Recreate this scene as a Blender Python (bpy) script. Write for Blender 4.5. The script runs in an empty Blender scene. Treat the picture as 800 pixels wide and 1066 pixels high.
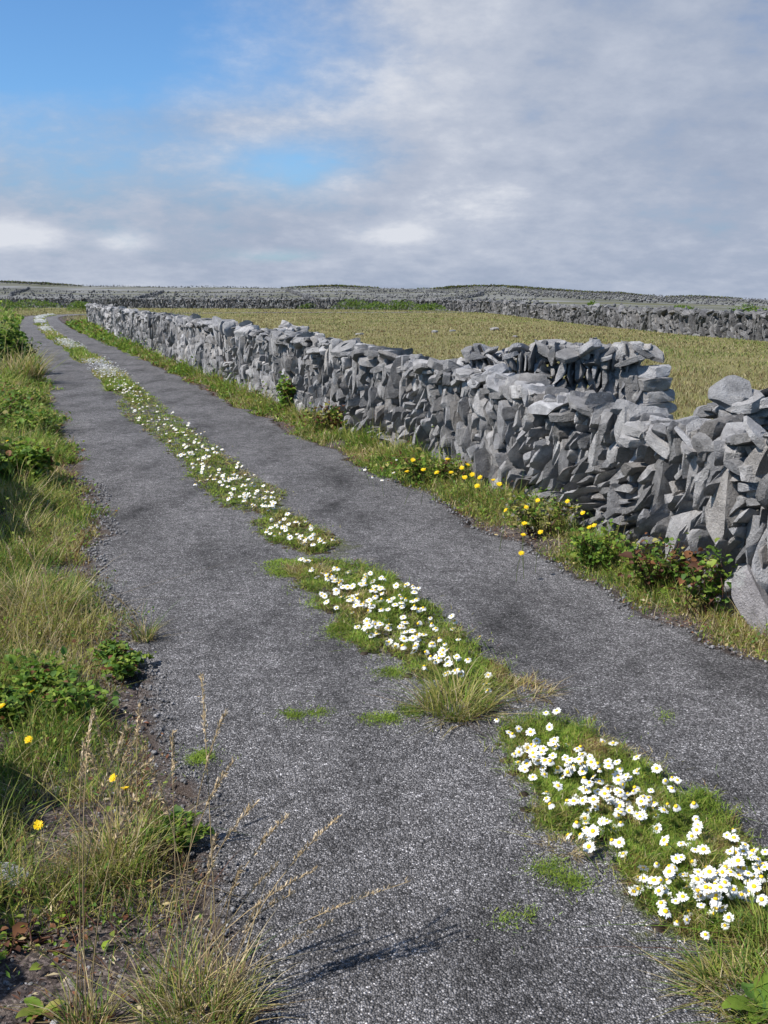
import bpy, bmesh, math
import numpy as np
from mathutils import Vector, Matrix
PI = math.pi
R = math.radians
scene = bpy.context.scene
COL = scene.collection
rng = np.random.default_rng(11)

# ------------------------------------------------------------------ camera numbers
EYE = 1.6
PITCH = R(12.24)
FPX = 1037.0          # focal length in photo pixels (photo 800 x 1066)

def at(px, py, z=0.0):
    """point on the level z that the photo shows at px, py (used once, to survey the place)"""
    a = (px - 400) / FPX; b = (533 - py) / FPX
    d = np.array([a, math.cos(PITCH) + b * math.sin(PITCH), -math.sin(PITCH) + b * math.cos(PITCH)])
    t = (z - EYE) / d[2]
    return np.array([d[0] * t, d[1] * t, z])

# ------------------------------------------------------------------ noise
def _h(ix, iy, iz, seed):
    n = (ix.astype(np.int64) * 374761393 + iy.astype(np.int64) * 668265263 + iz.astype(np.int64) * 2147483647 + seed * 974711) & 0xffffffff
    n = ((n ^ (n >> 13)) * 1274126177) & 0xffffffff
    n = (n ^ (n >> 16)) & 0xffffffff
    return n / 4294967295.0 * 2 - 1

def noise(p, seed=0):
    p = np.atleast_2d(np.asarray(p, float))
    if p.shape[1] == 2: p = np.c_[p, np.zeros(len(p))]
    i = np.floor(p).astype(np.int64); f = p - i; u = f * f * (3 - 2 * f)
    r = 0
    for dx in (0, 1):
        for dy in (0, 1):
            for dz in (0, 1):
                w = (u[:, 0] if dx else 1 - u[:, 0]) * (u[:, 1] if dy else 1 - u[:, 1]) * (u[:, 2] if dz else 1 - u[:, 2])
                r = r + w * _h(i[:, 0] + dx, i[:, 1] + dy, i[:, 2] + dz, seed)
    return r

def fbm(p, seed=0, o=3):
    p = np.asarray(p, float); r = 0; a = 1.0; s = 0
    for k in range(o):
        r = r + a * noise(p * 2 ** k, seed + k); s += a; a *= .5
    return r / s

# ------------------------------------------------------------------ mesh helpers
def mesh(name, v, faces, mat=None, attrs=None, sharp=None, smooth=False):
    """faces: list of int arrays (n,k), each of constant k"""
    me = bpy.data.meshes.new(name)
    v = np.asarray(v, np.float32)
    me.vertices.add(len(v)); me.vertices.foreach_set('co', v.ravel())
    if not isinstance(faces, (list, tuple)): faces = [faces]
    faces = [np.asarray(f, np.int32) for f in faces if len(f)]
    idx = np.concatenate([f.ravel() for f in faces])
    tot = np.concatenate([np.full(len(f), f.shape[1], np.int32) for f in faces])
    st = np.concatenate([[0], np.cumsum(tot)[:-1]]).astype(np.int32)
    me.loops.add(len(idx)); me.loops.foreach_set('vertex_index', idx)
    me.polygons.add(len(tot)); me.polygons.foreach_set('loop_start', st); me.polygons.foreach_set('loop_total', tot)
    me.update(calc_edges=True)
    for k, a in (attrs or {}).items():
        a = np.asarray(a, np.float32)
        if a.ndim == 1:
            t = me.attributes.new(k, 'FLOAT', 'POINT'); t.data.foreach_set('value', a)
        elif a.shape[1] == 3 and k == 'loc':
            t = me.attributes.new(k, 'FLOAT_VECTOR', 'POINT'); t.data.foreach_set('vector', a.ravel())
        else:
            t = me.attributes.new(k, 'FLOAT_COLOR', 'POINT'); t.data.foreach_set('color', np.c_[a, np.ones(len(a))].astype(np.float32).ravel())
    if sharp is not None or smooth:
        me.polygons.foreach_set('use_smooth', np.ones(len(tot), bool))
        if sharp is not None: me.set_sharp_from_angle(angle=R(sharp))
    if mat: me.materials.append(mat)
    return me

def link(name, me, parent=None, loc=None):
    o = bpy.data.objects.new(name, me); COL.objects.link(o)
    if parent is not None: o.parent = parent
    if loc is not None: o.location = loc
    return o

def tag(o, label=None, cat=None, group=None, kind=None):
    if o.name.split('.')[0] in ('stone_wall', 'field_wall'): o['kind'] = 'thing'
    if label: o['label'] = label
    if cat: o['category'] = cat
    if group: o['group'] = group
    if kind: o['kind'] = kind
    return o

def empty(name, loc=(0, 0, 0)):
    o = bpy.data.objects.new(name, None); COL.objects.link(o); o.location = [float(c) for c in loc]
    o.empty_display_size = .1
    return o

class Soup:
    def __init__(s): s.v = []; s.f3 = []; s.c = []; s.l = []; s.n = 0
    def add(s, v, f3, c, l=None):
        s.v.append(v); s.f3.append(np.asarray(f3) + s.n); s.n += len(v)
        c = np.asarray(c, float)
        s.c.append(np.tile(c, (len(v), 1)) if c.ndim == 1 else c)
        if l is not None: s.l.append(l)
    def build(s, name, mat, parent=None, sharp=None, smooth=False, loc=None):
        if not s.v: return None
        at_ = {'tint': np.concatenate(s.c)}
        if s.l: at_['loc'] = np.concatenate(s.l)
        v = np.concatenate(s.v)
        if loc is not None: v = v - np.asarray(loc)
        return link(name, mesh(name, v, [np.concatenate(s.f3)], mat, at_, sharp, smooth), parent)

# ------------------------------------------------------------------ materials
def nt(name):
    m = bpy.data.materials.new(name); m.use_nodes = True
    t = m.node_tree; t.nodes.clear()
    out = t.nodes.new('ShaderNodeOutputMaterial')
    def N(kind, **kw):
        n = t.nodes.new('ShaderNode' + kind)
        for k, v in kw.items():
            if k.startswith('in_'): n.inputs[k[3:].replace('_', ' ')].default_value = v
            else: setattr(n, k, v)
        return n
    return m, t, out, N

def ramp(N, stops, interp='LINEAR'):
    r = N('ValToRGB'); r.color_ramp.interpolation = interp
    e = r.color_ramp.elements
    while len(e) < len(stops): e.new(.5)
    for x, (p, c) in zip(e, stops):
        x.position = p; x.color = (c, c, c, 1) if np.isscalar(c) else (*c, 1)
    return r

def mixc(N, L, fac, a, b, mode='MIX'):
    m = N('Mix', data_type='RGBA', blend_type=mode)
    for k, s in ((0, fac), (6, a), (7, b)):
        if isinstance(s, (int, float)): m.inputs[k].default_value = s
        elif isinstance(s, tuple): m.inputs[k].default_value = (*s, 1)
        else: L(s, m.inputs[k])
    return m.outputs[2]

def mat_stone():
    m, t, out, N = nt('limestone'); L = t.links.new
    b = N('BsdfPrincipled', in_Roughness=.9); b.inputs['Specular IOR Level'].default_value = .25
    tint = N('Attribute', attribute_name='tint'); loc = N('Attribute', attribute_name='loc')
    n1 = N('TexNoise', in_Scale=9, in_Detail=5, in_Roughness=.65); L(loc.outputs['Vector'], n1.inputs['Vector'])
    mp = N('Mapping'); mp.inputs['Scale'].default_value = (5, 6, 22); L(loc.outputs['Vector'], mp.inputs['Vector'])
    n2 = N('TexNoise', in_Scale=1, in_Detail=4, in_Roughness=.6); L(mp.outputs[0], n2.inputs['Vector'])
    n3 = N('TexNoise', in_Scale=95, in_Detail=4, in_Roughness=.7); L(loc.outputs['Vector'], n3.inputs['Vector'])
    n4 = N('TexNoise', in_Scale=5, in_Detail=6, in_Roughness=.75); L(loc.outputs['Vector'], n4.inputs['Vector'])
    r1 = ramp(N, [(.3, .6), (.7, 1.25)]); L(n1.outputs[0], r1.inputs[0])
    r2 = ramp(N, [(.35, .86), (.65, 1.08)]); L(n2.outputs[0], r2.inputs[0])
    r3 = ramp(N, [(.3, .78), (.7, 1.16)]); L(n3.outputs[0], r3.inputs[0])
    c = mixc(N, L, 1.0, tint.outputs['Color'], r1.outputs[0], 'MULTIPLY')
    c = mixc(N, L, 1.0, c, r2.outputs[0], 'MULTIPLY')
    c = mixc(N, L, 1.0, c, r3.outputs[0], 'MULTIPLY')
    r4 = ramp(N, [(.6, 0), (.68, .75)]); L(n4.outputs[0], r4.inputs[0])
    c = mixc(N, L, r4.outputs[0], c, (.42, .42, .40))
    r5 = ramp(N, [(.28, .5), (.37, 0)]); L(n4.outputs[0], r5.inputs[0])
    c = mixc(N, L, r5.outputs[0], c, (.11, .105, .10))
    L(c, b.inputs['Base Color'])
    ad = N('Math', operation='MULTIPLY_ADD'); ad.inputs[1].default_value = .8; L(n2.outputs[0], ad.inputs[0]); L(n3.outputs[0], ad.inputs[2])
    ad2 = N('Math', operation='MULTIPLY_ADD'); ad2.inputs[1].default_value = 1.6; L(n1.outputs[0], ad2.inputs[0]); L(ad.outputs[0], ad2.inputs[2])
    bp = N('Bump', in_Strength=.95, in_Distance=.02); L(ad2.outputs[0], bp.inputs['Height']); L(bp.outputs[0], b.inputs['Normal'])
    L(b.outputs[0], out.inputs[0]); return m

def mat_leaf(name, rough=.6, trans=.35, var=18, spec=.3):
    m, t, out, N = nt(name); L = t.links.new
    tint = N('Attribute', attribute_name='tint')
    tc = N('TexCoord'); n = N('TexNoise', in_Scale=var, in_Detail=3); L(tc.outputs['Object'], n.inputs['Vector'])
    r = ramp(N, [(.3, .72), (.7, 1.25)]); L(n.outputs[0], r.inputs[0])
    c = mixc(N, L, 1.0, tint.outputs['Color'], r.outputs[0], 'MULTIPLY')
    b = N('BsdfPrincipled', in_Roughness=rough); b.inputs['Specular IOR Level'].default_value = spec
    L(c, b.inputs['Base Color'])
    tr = N('BsdfTranslucent'); L(c, tr.inputs['Color'])
    mx = N('MixShader'); mx.inputs[0].default_value = trans; L(b.outputs[0], mx.inputs[1]); L(tr.outputs[0], mx.inputs[2])
    L(mx.outputs[0], out.inputs[0]); return m

def mat_road():
    m, t, out, N = nt('asphalt_chippings'); L = t.links.new
    tc = N('TexCoord')
    b = N('BsdfPrincipled', in_Roughness=.9); b.inputs['Specular IOR Level'].default_value = .2
    v = N('TexVoronoi', in_Scale=180); L(tc.outputs['Object'], v.inputs['Vector'])
    v2 = N('TexVoronoi', in_Scale=80); L(tc.outputs['Object'], v2.inputs['Vector'])
    n0 = N('TexNoise', in_Scale=220, in_Detail=3); L(tc.outputs['Object'], n0.inputs['Vector'])
    sep = N('SeparateColor'); L(v.outputs['Color'], sep.inputs[0])
    sep2 = N('SeparateColor'); L(v2.outputs['Color'], sep2.inputs[0])
    r = ramp(N, [(0, .045), (.3, .072), (.62, .118), (.86, .17), (.97, .26), (1, .40)]); L(sep.outputs[0], r.inputs[0])
    r2 = ramp(N, [(0, .75), (.6, 1.0), (1, 1.3)]); L(sep2.outputs[1], r2.inputs[0])
    c = mixc(N, L, 1.0, r.outputs[0], r2.outputs[0], 'MULTIPLY')
    # crevices between the chips darkened in the colour
    rd = ramp(N, [(.25, 1.0), (.65, .42)]); L(v.outputs['Distance'], rd.inputs[0])
    c = mixc(N, L, 1.0, c, rd.outputs[0], 'MULTIPLY')
    # worn and dusty areas
    mp = N('Mapping'); mp.inputs['Scale'].default_value = (1.2, .55, 1); mp.inputs['Rotation'].default_value = (0, 0, R(-18)); L(tc.outputs['Object'], mp.inputs['Vector'])
    n1 = N('TexNoise', in_Scale=1.6, in_Detail=5, in_Roughness=.6); L(mp.outputs[0], n1.inputs['Vector'])
    r3 = ramp(N, [(.28, .36), (.40, .74), (.5, 1.0), (.72, 1.32)]); L(n1.outputs[0], r3.inputs[0])
    c = mixc(N, L, 1.0, c, r3.outputs[0], 'MULTIPLY')
    n5 = N('TexNoise', in_Scale=11, in_Detail=4, in_Roughness=.7); L(tc.outputs['Object'], n5.inputs['Vector'])
    r6 = ramp(N, [(.32, .7), (.68, 1.32)]); L(n5.outputs[0], r6.inputs[0])
    c = mixc(N, L, 1.0, c, r6.outputs[0], 'MULTIPLY')
    c = mixc(N, L, 1.0, c, (1.98, 1.90, 1.90), 'MULTIPLY')
    # moss film beside the middle strip, soil at the ragged edges
    e = N('Attribute', attribute_name='moss')
    n2 = N('TexNoise', in_Scale=9, in_Detail=5, in_Roughness=.7); L(tc.outputs['Object'], n2.inputs['Vector'])
    mu = N('Math', operation='MULTIPLY'); L(e.outputs['Fac'], mu.inputs[0]); L(n2.outputs[0], mu.inputs[1])
    r4 = ramp(N, [(.44, 0), (.56, .7)]); L(mu.outputs[0], r4.inputs[0])
    c = mixc(N, L, r4.outputs[0], c, (.09, .10, .035))
    e2 = N('Attribute', attribute_name='soil')
    mu2 = N('Math', operation='MULTIPLY'); L(e2.outputs['Fac'], mu2.inputs[0]); L(n2.outputs[0], mu2.inputs[1])
    r5 = ramp(N, [(.3, 0), (.5, .85)]); L(mu2.outputs[0], r5.inputs[0])
    c = mixc(N, L, r5.outputs[0], c, (.075, .055, .045))
    L(c, b.inputs['Base Color'])
    iv = N('Math', operation='MULTIPLY_ADD'); iv.inputs[1].default_value = -1.2; L(v.outputs['Distance'], iv.inputs[0]); L(sep.outputs[1], iv.inputs[2])
    ib = N('Math', operation='MULTIPLY_ADD'); ib.inputs[1].default_value = .5; L(n0.outputs[0], ib.inputs[0]); L(iv.outputs[0], ib.inputs[2])
    bp = N('Bump', in_Strength=1.0, in_Distance=.006); L(ib.outputs[0], bp.inputs['Height']); L(bp.outputs[0], b.inputs['Normal'])
    L(b.outputs[0], out.inputs[0]); return m

def mat_ground():
    m, t, out, N = nt('ground_cover'); L = t.links.new
    tc = N('TexCoord'); b = N('BsdfPrincipled', in_Roughness=.95); b.inputs['Specular IOR Level'].default_value = .1
    def nz(s, d=5, r=.6, vec=None):
        n = N('TexNoise', in_Scale=s, in_Detail=d, in_Roughness=r); L(vec or tc.outputs['Object'], n.inputs['Vector']); return n.outputs[0]
    big = nz(.09); mid = nz(.8, 6, .7); fine = nz(14, 5, .75); vf = nz(90, 3)
    g = ramp(N, [(.3, (.11, .12, .04)), (.5, (.17, .155, .065)), (.68, (.22, .18, .09)), (.8, (.17, .12, .065))]); 
    ad = N('Math', operation='MULTIPLY_ADD'); ad.inputs[1].default_value = .45; L(mid, ad.inputs[0])
    ad_ = N('Math', operation='MULTIPLY'); ad_.inputs[1].default_value = .55; L(big, ad_.inputs[0]); L(ad_.outputs[0], ad.inputs[2])
    L(ad.outputs[0], g.inputs[0])
    rf = ramp(N, [(.3, .6), (.7, 1.35)]); L(fine, rf.inputs[0])
    grass = mixc(N, L, 1.0, g.outputs[0], rf.outputs[0], 'MULTIPLY')
    # limestone pavement
    mp = N('Mapping'); mp.inputs['Scale'].default_value = (.5, .16, .5); L(tc.outputs['Object'], mp.inputs['Vector'])
    nr = nz(.12, 8, .75, mp.outputs[0])
    rr = ramp(N, [(.35, (.07, .075, .055)), (.48, (.14, .14, .13)), (.62, (.21, .21, .21))]); L(nr, rr.inputs[0])
    mg = N('Mapping'); mg.inputs['Scale'].default_value = (.25, 1.3, 1); L(tc.outputs['Object'], mg.inputs['Vector']); gr = ramp(N, [(.50, 0), (.58, .9)]); L(nz(.04, 6, .7, mg.outputs[0]), gr.inputs[0])
    rock = mixc(N, L, gr.outputs[0], rr.outputs[0], (.105, .105, .055))
    # soil and stone crumbs near the road
    sr = ramp(N, [(.3, (.035, .028, .028)), (.5, (.075, .06, .055)), (.62, (.12, .10, .085)), (.72, (.24, .23, .23))]); L(fine, sr.inputs[0])
    sv = N('TexVoronoi', in_Scale=130); L(tc.outputs['Object'], sv.inputs['Vector']); ss = N('SeparateColor'); L(sv.outputs['Color'], ss.inputs[0]); sw = ramp(N, [(0, .5), (.6, 1.0), (1, 2.2)]); L(ss.outputs[0], sw.inputs[0]); soil = mixc(N, L, 1.0, sr.outputs[0], sw.outputs[0], 'MULTIPLY')
    za = N('Attribute', attribute_name='rock'); zs = N('Attribute', attribute_name='soil')
    c = mixc(N, L, za.outputs['Fac'], grass, rock)
    c = mixc(N, L, zs.outputs['Fac'], c, soil)
    L(c, b.inputs['Base Color'])
    bp = N('Bump', in_Strength=.8, in_Distance=.03); L(fine, bp.inputs['Height'])
    L(bp.outputs[0], b.inputs['Normal']); L(b.outputs[0], out.inputs[0]); return m

def mat_flat(name, col, rough=.6, trans=0.0, spec=.3):
    m, t, out, N = nt(name); L = t.links.new
    tc = N('TexCoord'); n = N('TexNoise', in_Scale=60, in_Detail=2); L(tc.outputs['Object'], n.inputs['Vector'])
    r = ramp(N, [(.3, .88), (.7, 1.08)]); L(n.outputs[0], r.inputs[0])
    c = mixc(N, L, 1.0, tuple(col), r.outputs[0], 'MULTIPLY')
    b = N('BsdfPrincipled', in_Roughness=rough); b.inputs['Specular IOR Level'].default_value = spec; L(c, b.inputs['Base Color'])
    if trans:
        tr = N('BsdfTranslucent'); L(c, tr.inputs['Color']); mx = N('MixShader'); mx.inputs[0].default_value = trans
        L(b.outputs[0], mx.inputs[1]); L(tr.outputs[0], mx.inputs[2]); L(mx.outputs[0], out.inputs[0])
    else: L(b.outputs[0], out.inputs[0])
    return m

STONE = mat_stone(); LEAF = mat_leaf('foliage', trans=.42); ROAD = mat_road(); GROUND = mat_ground()
STRAW = mat_leaf('dry_grass', .7, .25)
PETAL = mat_flat('white_petals', (.82, .82, .80), .6, .25); DISC = mat_flat('yellow_disc', (.75, .50, .02), .8)
YPETAL = mat_flat('yellow_petals', (.85, .60, .01), .6, .2)

# ------------------------------------------------------------------ road line, walls, distances
CL = np.array([(4.3, -8), (2.95, -4), (1.62, 0), (.71, 2.8), (.34, 3.94), (0, 4.9), (-.5, 6.3), (-1.13, 8.25), (-2.3, 11.4), (-4.2, 16.5),
               (-8.2, 27.5), (-15.3, 46), (-21, 62), (-26, 77), (-27.3, 85), (-25, 92), (-17, 97), (0, 101), (25, 104)], float)
def catmull(P, n=24):
    P = np.vstack([2 * P[0] - P[1], P, 2 * P[-1] - P[-2]]); o = []
    for i in range(1, len(P) - 2):
        p0, p1, p2, p3 = P[i - 1:i + 3]
        for t in np.linspace(0, 1, n, endpoint=False):
            o.append(.5 * ((2 * p1) + (-p0 + p2) * t + (2 * p0 - 5 * p1 + 4 * p2 - p3) * t ** 2 + (-p0 + 3 * p1 - 3 * p2 + p3) * t ** 3))
    o.append(P[-2]); return np.array(o)
def resample(P, step):
    s = np.r_[0, np.cumsum(np.linalg.norm(np.diff(P, axis=0), axis=1))]
    q = np.arange(0, s[-1], step)
    return np.c_[np.interp(q, s, P[:, 0]), np.interp(q, s, P[:, 1])]
CC = resample(catmull(CL), .1)
CT = np.gradient(CC, axis=0); CT /= np.linalg.norm(CT, axis=1)[:, None]
CN = np.c_[CT[:, 1], -CT[:, 0]]             # to the right of travel
CS = np.arange(len(CC)) * .1
HW = 1.32
def road_coords(p):
    """s along the road and signed offset from its centre line (right positive)"""
    p = np.atleast_2d(p)[:, :2]; S = np.empty(len(p)); O = np.empty(len(p))
    c = CC[::3]
    for a in range(0, len(p), 20000):
        q = p[a:a + 20000]
        d = ((q[:, None] - c[None]) ** 2).sum(2); k = d.argmin(1) * 3
        dv = q - CC[k]; S[a:a + 20000] = CS[k]; O[a:a + 20000] = (dv * CN[k]).sum(1)
        far = np.sqrt(d.min(1)); O[a:a + 20000] = np.where(far > np.abs(O[a:a + 20000]) + .3, np.sign(O[a:a + 20000]) * far, O[a:a + 20000])
    return S, O
def road_pt(s, o):
    s = np.atleast_1d(s); k = np.clip(s / .1, 0, len(CC) - 1.001)
    i = k.astype(int); f = (k - i)[:, None]
    return CC[i] * (1 - f) + CC[i + 1] * f + (CN[i] * (1 - f) + CN[i + 1] * f) * np.atleast_1d(o)[:, None]
def edge_noise(s): return .09 * noise(np.c_[s * 1.7, s * 0, s * 0], 5) + .05 * noise(np.c_[s * 6, s * 0, s * 0], 6) + .025 * noise(np.c_[s * 17, s * 0, s * 0], 7)
def s_of_y(y): return float(CS[np.abs(CC[:, 1] - y).argmin()])

WALL_PTS = np.array([(3.0, 2.2), (2.3, 3.4), (1.81, 4.57), (1.32, 6.66), (.45, 9.2), (-1.32, 13.7), (-5.1, 23.8), (-10.2, 38), (-16.9, 57.5)], float)
WL = resample(catmull(WALL_PTS), .05)
FAR_PTS = np.array([(34, 14), (22, 22), (14, 34.5), (11.3, 57.6), (8, 106), (-8, 124), (-45, 138), (-95, 136), (-170, 120)], float)
FW = resample(catmull(FAR_PTS), .1)

# skyline elevation (degrees above eye level) against azimuth
_sx = np.array([-3000, -400, 0, 100, 200, 300, 350, 400, 460, 490, 520, 560, 600, 640, 660, 700, 800, 1200, 4000.])
_sy = np.array([290, 289, 290.5, 294, 295, 296, 294.5, 296, 297, 294.8, 295, 297.5, 300, 301, 303, 304.5, 307.5, 309, 309.])
SKY_AZ = np.arctan((_sx - 400) / FPX); SKY_EL = (308 - _sy) / FPX
_faz = np.arctan2(FW[:, 0], FW[:, 1]); _fr = np.hypot(FW[:, 0], FW[:, 1]); _o = np.argsort(_faz)
def far_r(az): return np.interp(az, _faz[_o], _fr[_o], left=160, right=38)
def sstep(a, b, x): t = np.clip((x - a) / (b - a), 0, 1); return t * t * (3 - 2 * t)
def ground_z(p, fine=True):
    p = np.atleast_2d(p)[:, :2]; r = np.hypot(p[:, 0], p[:, 1]); az = np.arctan2(p[:, 0], p[:, 1])
    az = np.where(p[:, 1] < 0, np.sign(az) * 1.5, az)
    D = 430.0
    H = np.interp(az, SKY_AZ, SKY_EL) * D + EYE - 1.9
    r0 = np.maximum(far_r(az) + 15, 60)
    t = np.clip((r - r0) / (D - r0), 0, 1)
    z = H * t ** 1.15 - np.clip(r - D - 30, 0, 3000) * .012
    z += sstep(120, 260, r) * .35 * fbm(p * .03, 31, 3)
    return z

def ground_full(p):
    z = ground_z(p)
    S, O = road_coords(p)
    e = np.abs(O) - HW
    b = sstep(.06, .5, e)
    z = z - .012 + b * (.03 + .03 * fbm(p * 1.9, 8, 3) * (e > 0))
    z = z - .03 * (1 - sstep(-.2, .05, e)) * (np.abs(e) < 40) 
    return z

def build_ground():
    rad = [0.0]; r = .25
    while r < 3500:
        rad.append(r); r += max(.16, r * .022)
    rad = np.array(rad[1:]); na = 420
    # finer rays in the view sector
    az = np.r_[np.linspace(-PI, -.62, 70, endpoint=False), np.linspace(-.62, .62, 280, endpoint=False), np.linspace(.62, PI, 70, endpoint=False)]
    A, Q = np.meshgrid(az, rad); p = np.c_[(Q * np.sin(A)).ravel(), (Q * np.cos(A)).ravel()]
    z = ground_full(p)
    S, O = road_coords(p); rr = np.hypot(p[:, 0], p[:, 1]); aa = np.arctan2(p[:, 0], p[:, 1])
    rock = sstep(-1, 4, rr - far_r(aa)) * (p[:, 1] > 5)
    # a few pale outcrops in the field
    soil = 1 - sstep(.7, 1.3, np.abs(O) - HW)
    v = np.vstack([[0, 0, -.04], np.c_[p, z]])
    n = len(az); m = len(rad); i = np.arange(m - 1)[:, None] * n; j = np.arange(n)[None]; jn = (j + 1) % n
    q = np.stack([1 + i + j, 1 + i + jn, 1 + i + n + jn, 1 + i + n + j], -1).reshape(-1, 4)[:, ::-1]
    tri = np.stack([np.zeros(n, int), 1 + np.arange(n), 1 + (np.arange(n) + 1) % n], -1)[:, ::-1]
    g = link('ground', mesh('ground', v, [q, tri], GROUND, {'rock': np.r_[0, rock], 'soil': np.r_[1, soil]}, smooth=True))
    tag(g, kind='structure')
build_ground()

def build_road():
    st = []; s = 2.0
    smax = CS[-1] - .2
    while s < smax:
        st.append(s); d = np.hypot(*CC[int(s / .1)]); s += min(max(.02, d * .008), .8)
    st = np.array(st); w = np.r_[-1.0, -.985, -.95, np.linspace(-.9, .9, 21), .95, .985, 1.0]
    el = HW + edge_noise(st) ; er = HW + edge_noise(st + 500)
    rows = []
    o = np.where(w[None] < 0, w[None] * el[:, None], w[None] * er[:, None])
    P = road_pt(np.repeat(st, len(w)), o.ravel())
    ww = np.tile(w, len(st))
    z = .012 * (1 - ww ** 2) + .004 * fbm(P * 2.2, 3, 2) + np.where(np.abs(ww) > .99, -.03, 0) + .006
    z += ground_z(P)
    md = np.abs(o.ravel())
    moss = np.clip(1 - sstep(.12, .5, md), 0, 1) * (.55 + .6 * noise(P * 1.3, 77)) + .42 * (noise(P * .9, 78) > .35)
    soil = sstep(.86, 1.0, np.abs(ww)) * 1.0
    n = len(w); i = np.arange(len(st) - 1)[:, None] * n; j = np.arange(n - 1)[None]
    q = np.stack([i + j, i + j + 1, i + n + j + 1, i + n + j], -1).reshape(-1, 4)
    r = link('road', mesh('road', np.c_[P, z], [q], ROAD, {'moss': moss, 'soil': soil}, smooth=True))
    tag(r, kind='structure')
build_road()

# ------------------------------------------------------------------ stones
ICO = {}
for lv in (1, 2, 3, 4):
    bm = bmesh.new(); bmesh.ops.create_icosphere(bm, subdivisions=lv, radius=1)
    ICO[lv] = (np.array([v.co[:] for v in bm.verts]), np.array([[v.index for v in f.verts] for f in bm.faces])); bm.free()
# ICO[1]=20 faces, [2]=80, [3]=320, [4]=1280

def stone_tint(r):
    v = r.uniform(.18, .43); k = r.uniform(0, 1)
    c = np.array([v * 1.02, v * .985, v * .965])
    if k < .06: c = np.array([v * 1.03, v * .96, v * .9])
    elif k < .4: c = np.array([v * 1.0, v * .98, v * .99])
    if r.uniform() < .07: c = c * 1.25
    return c

def frame_on(path, u):
    """point, tangent and left normal on a polyline sampled every path.step"""
    P, step = path
    k = min(max(u / step, 0), len(P) - 1.001); i = int(k); f = k - i
    a = P[max(i - 3, 0)]; b = P[min(i + 4, len(P) - 1)]
    t = (b - a) / (np.linalg.norm(b - a) + 1e-9)
    return P[i] * (1 - f) + P[i + 1] * f, t

def clip_stone(lv, radii, planes, r, amp, freq):
    bv, bf = ICO[lv]
    v = bv * radii
    for _ in range(3):
        for n, d in planes:
            t = v @ n - d
            v = v - np.where(t > 0, t, 0)[:, None] * n
    off = r.uniform(0, 100, 3)
    if lv > 1:
        nn = v / (np.linalg.norm(v, axis=1)[:, None] + 1e-9)
        dsp = amp * fbm(v * freq + off, 17, 3 if lv > 2 else 2)
        # bedding ledges
        v = v + nn * dsp[:, None]
    return v, bf, v + off

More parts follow.
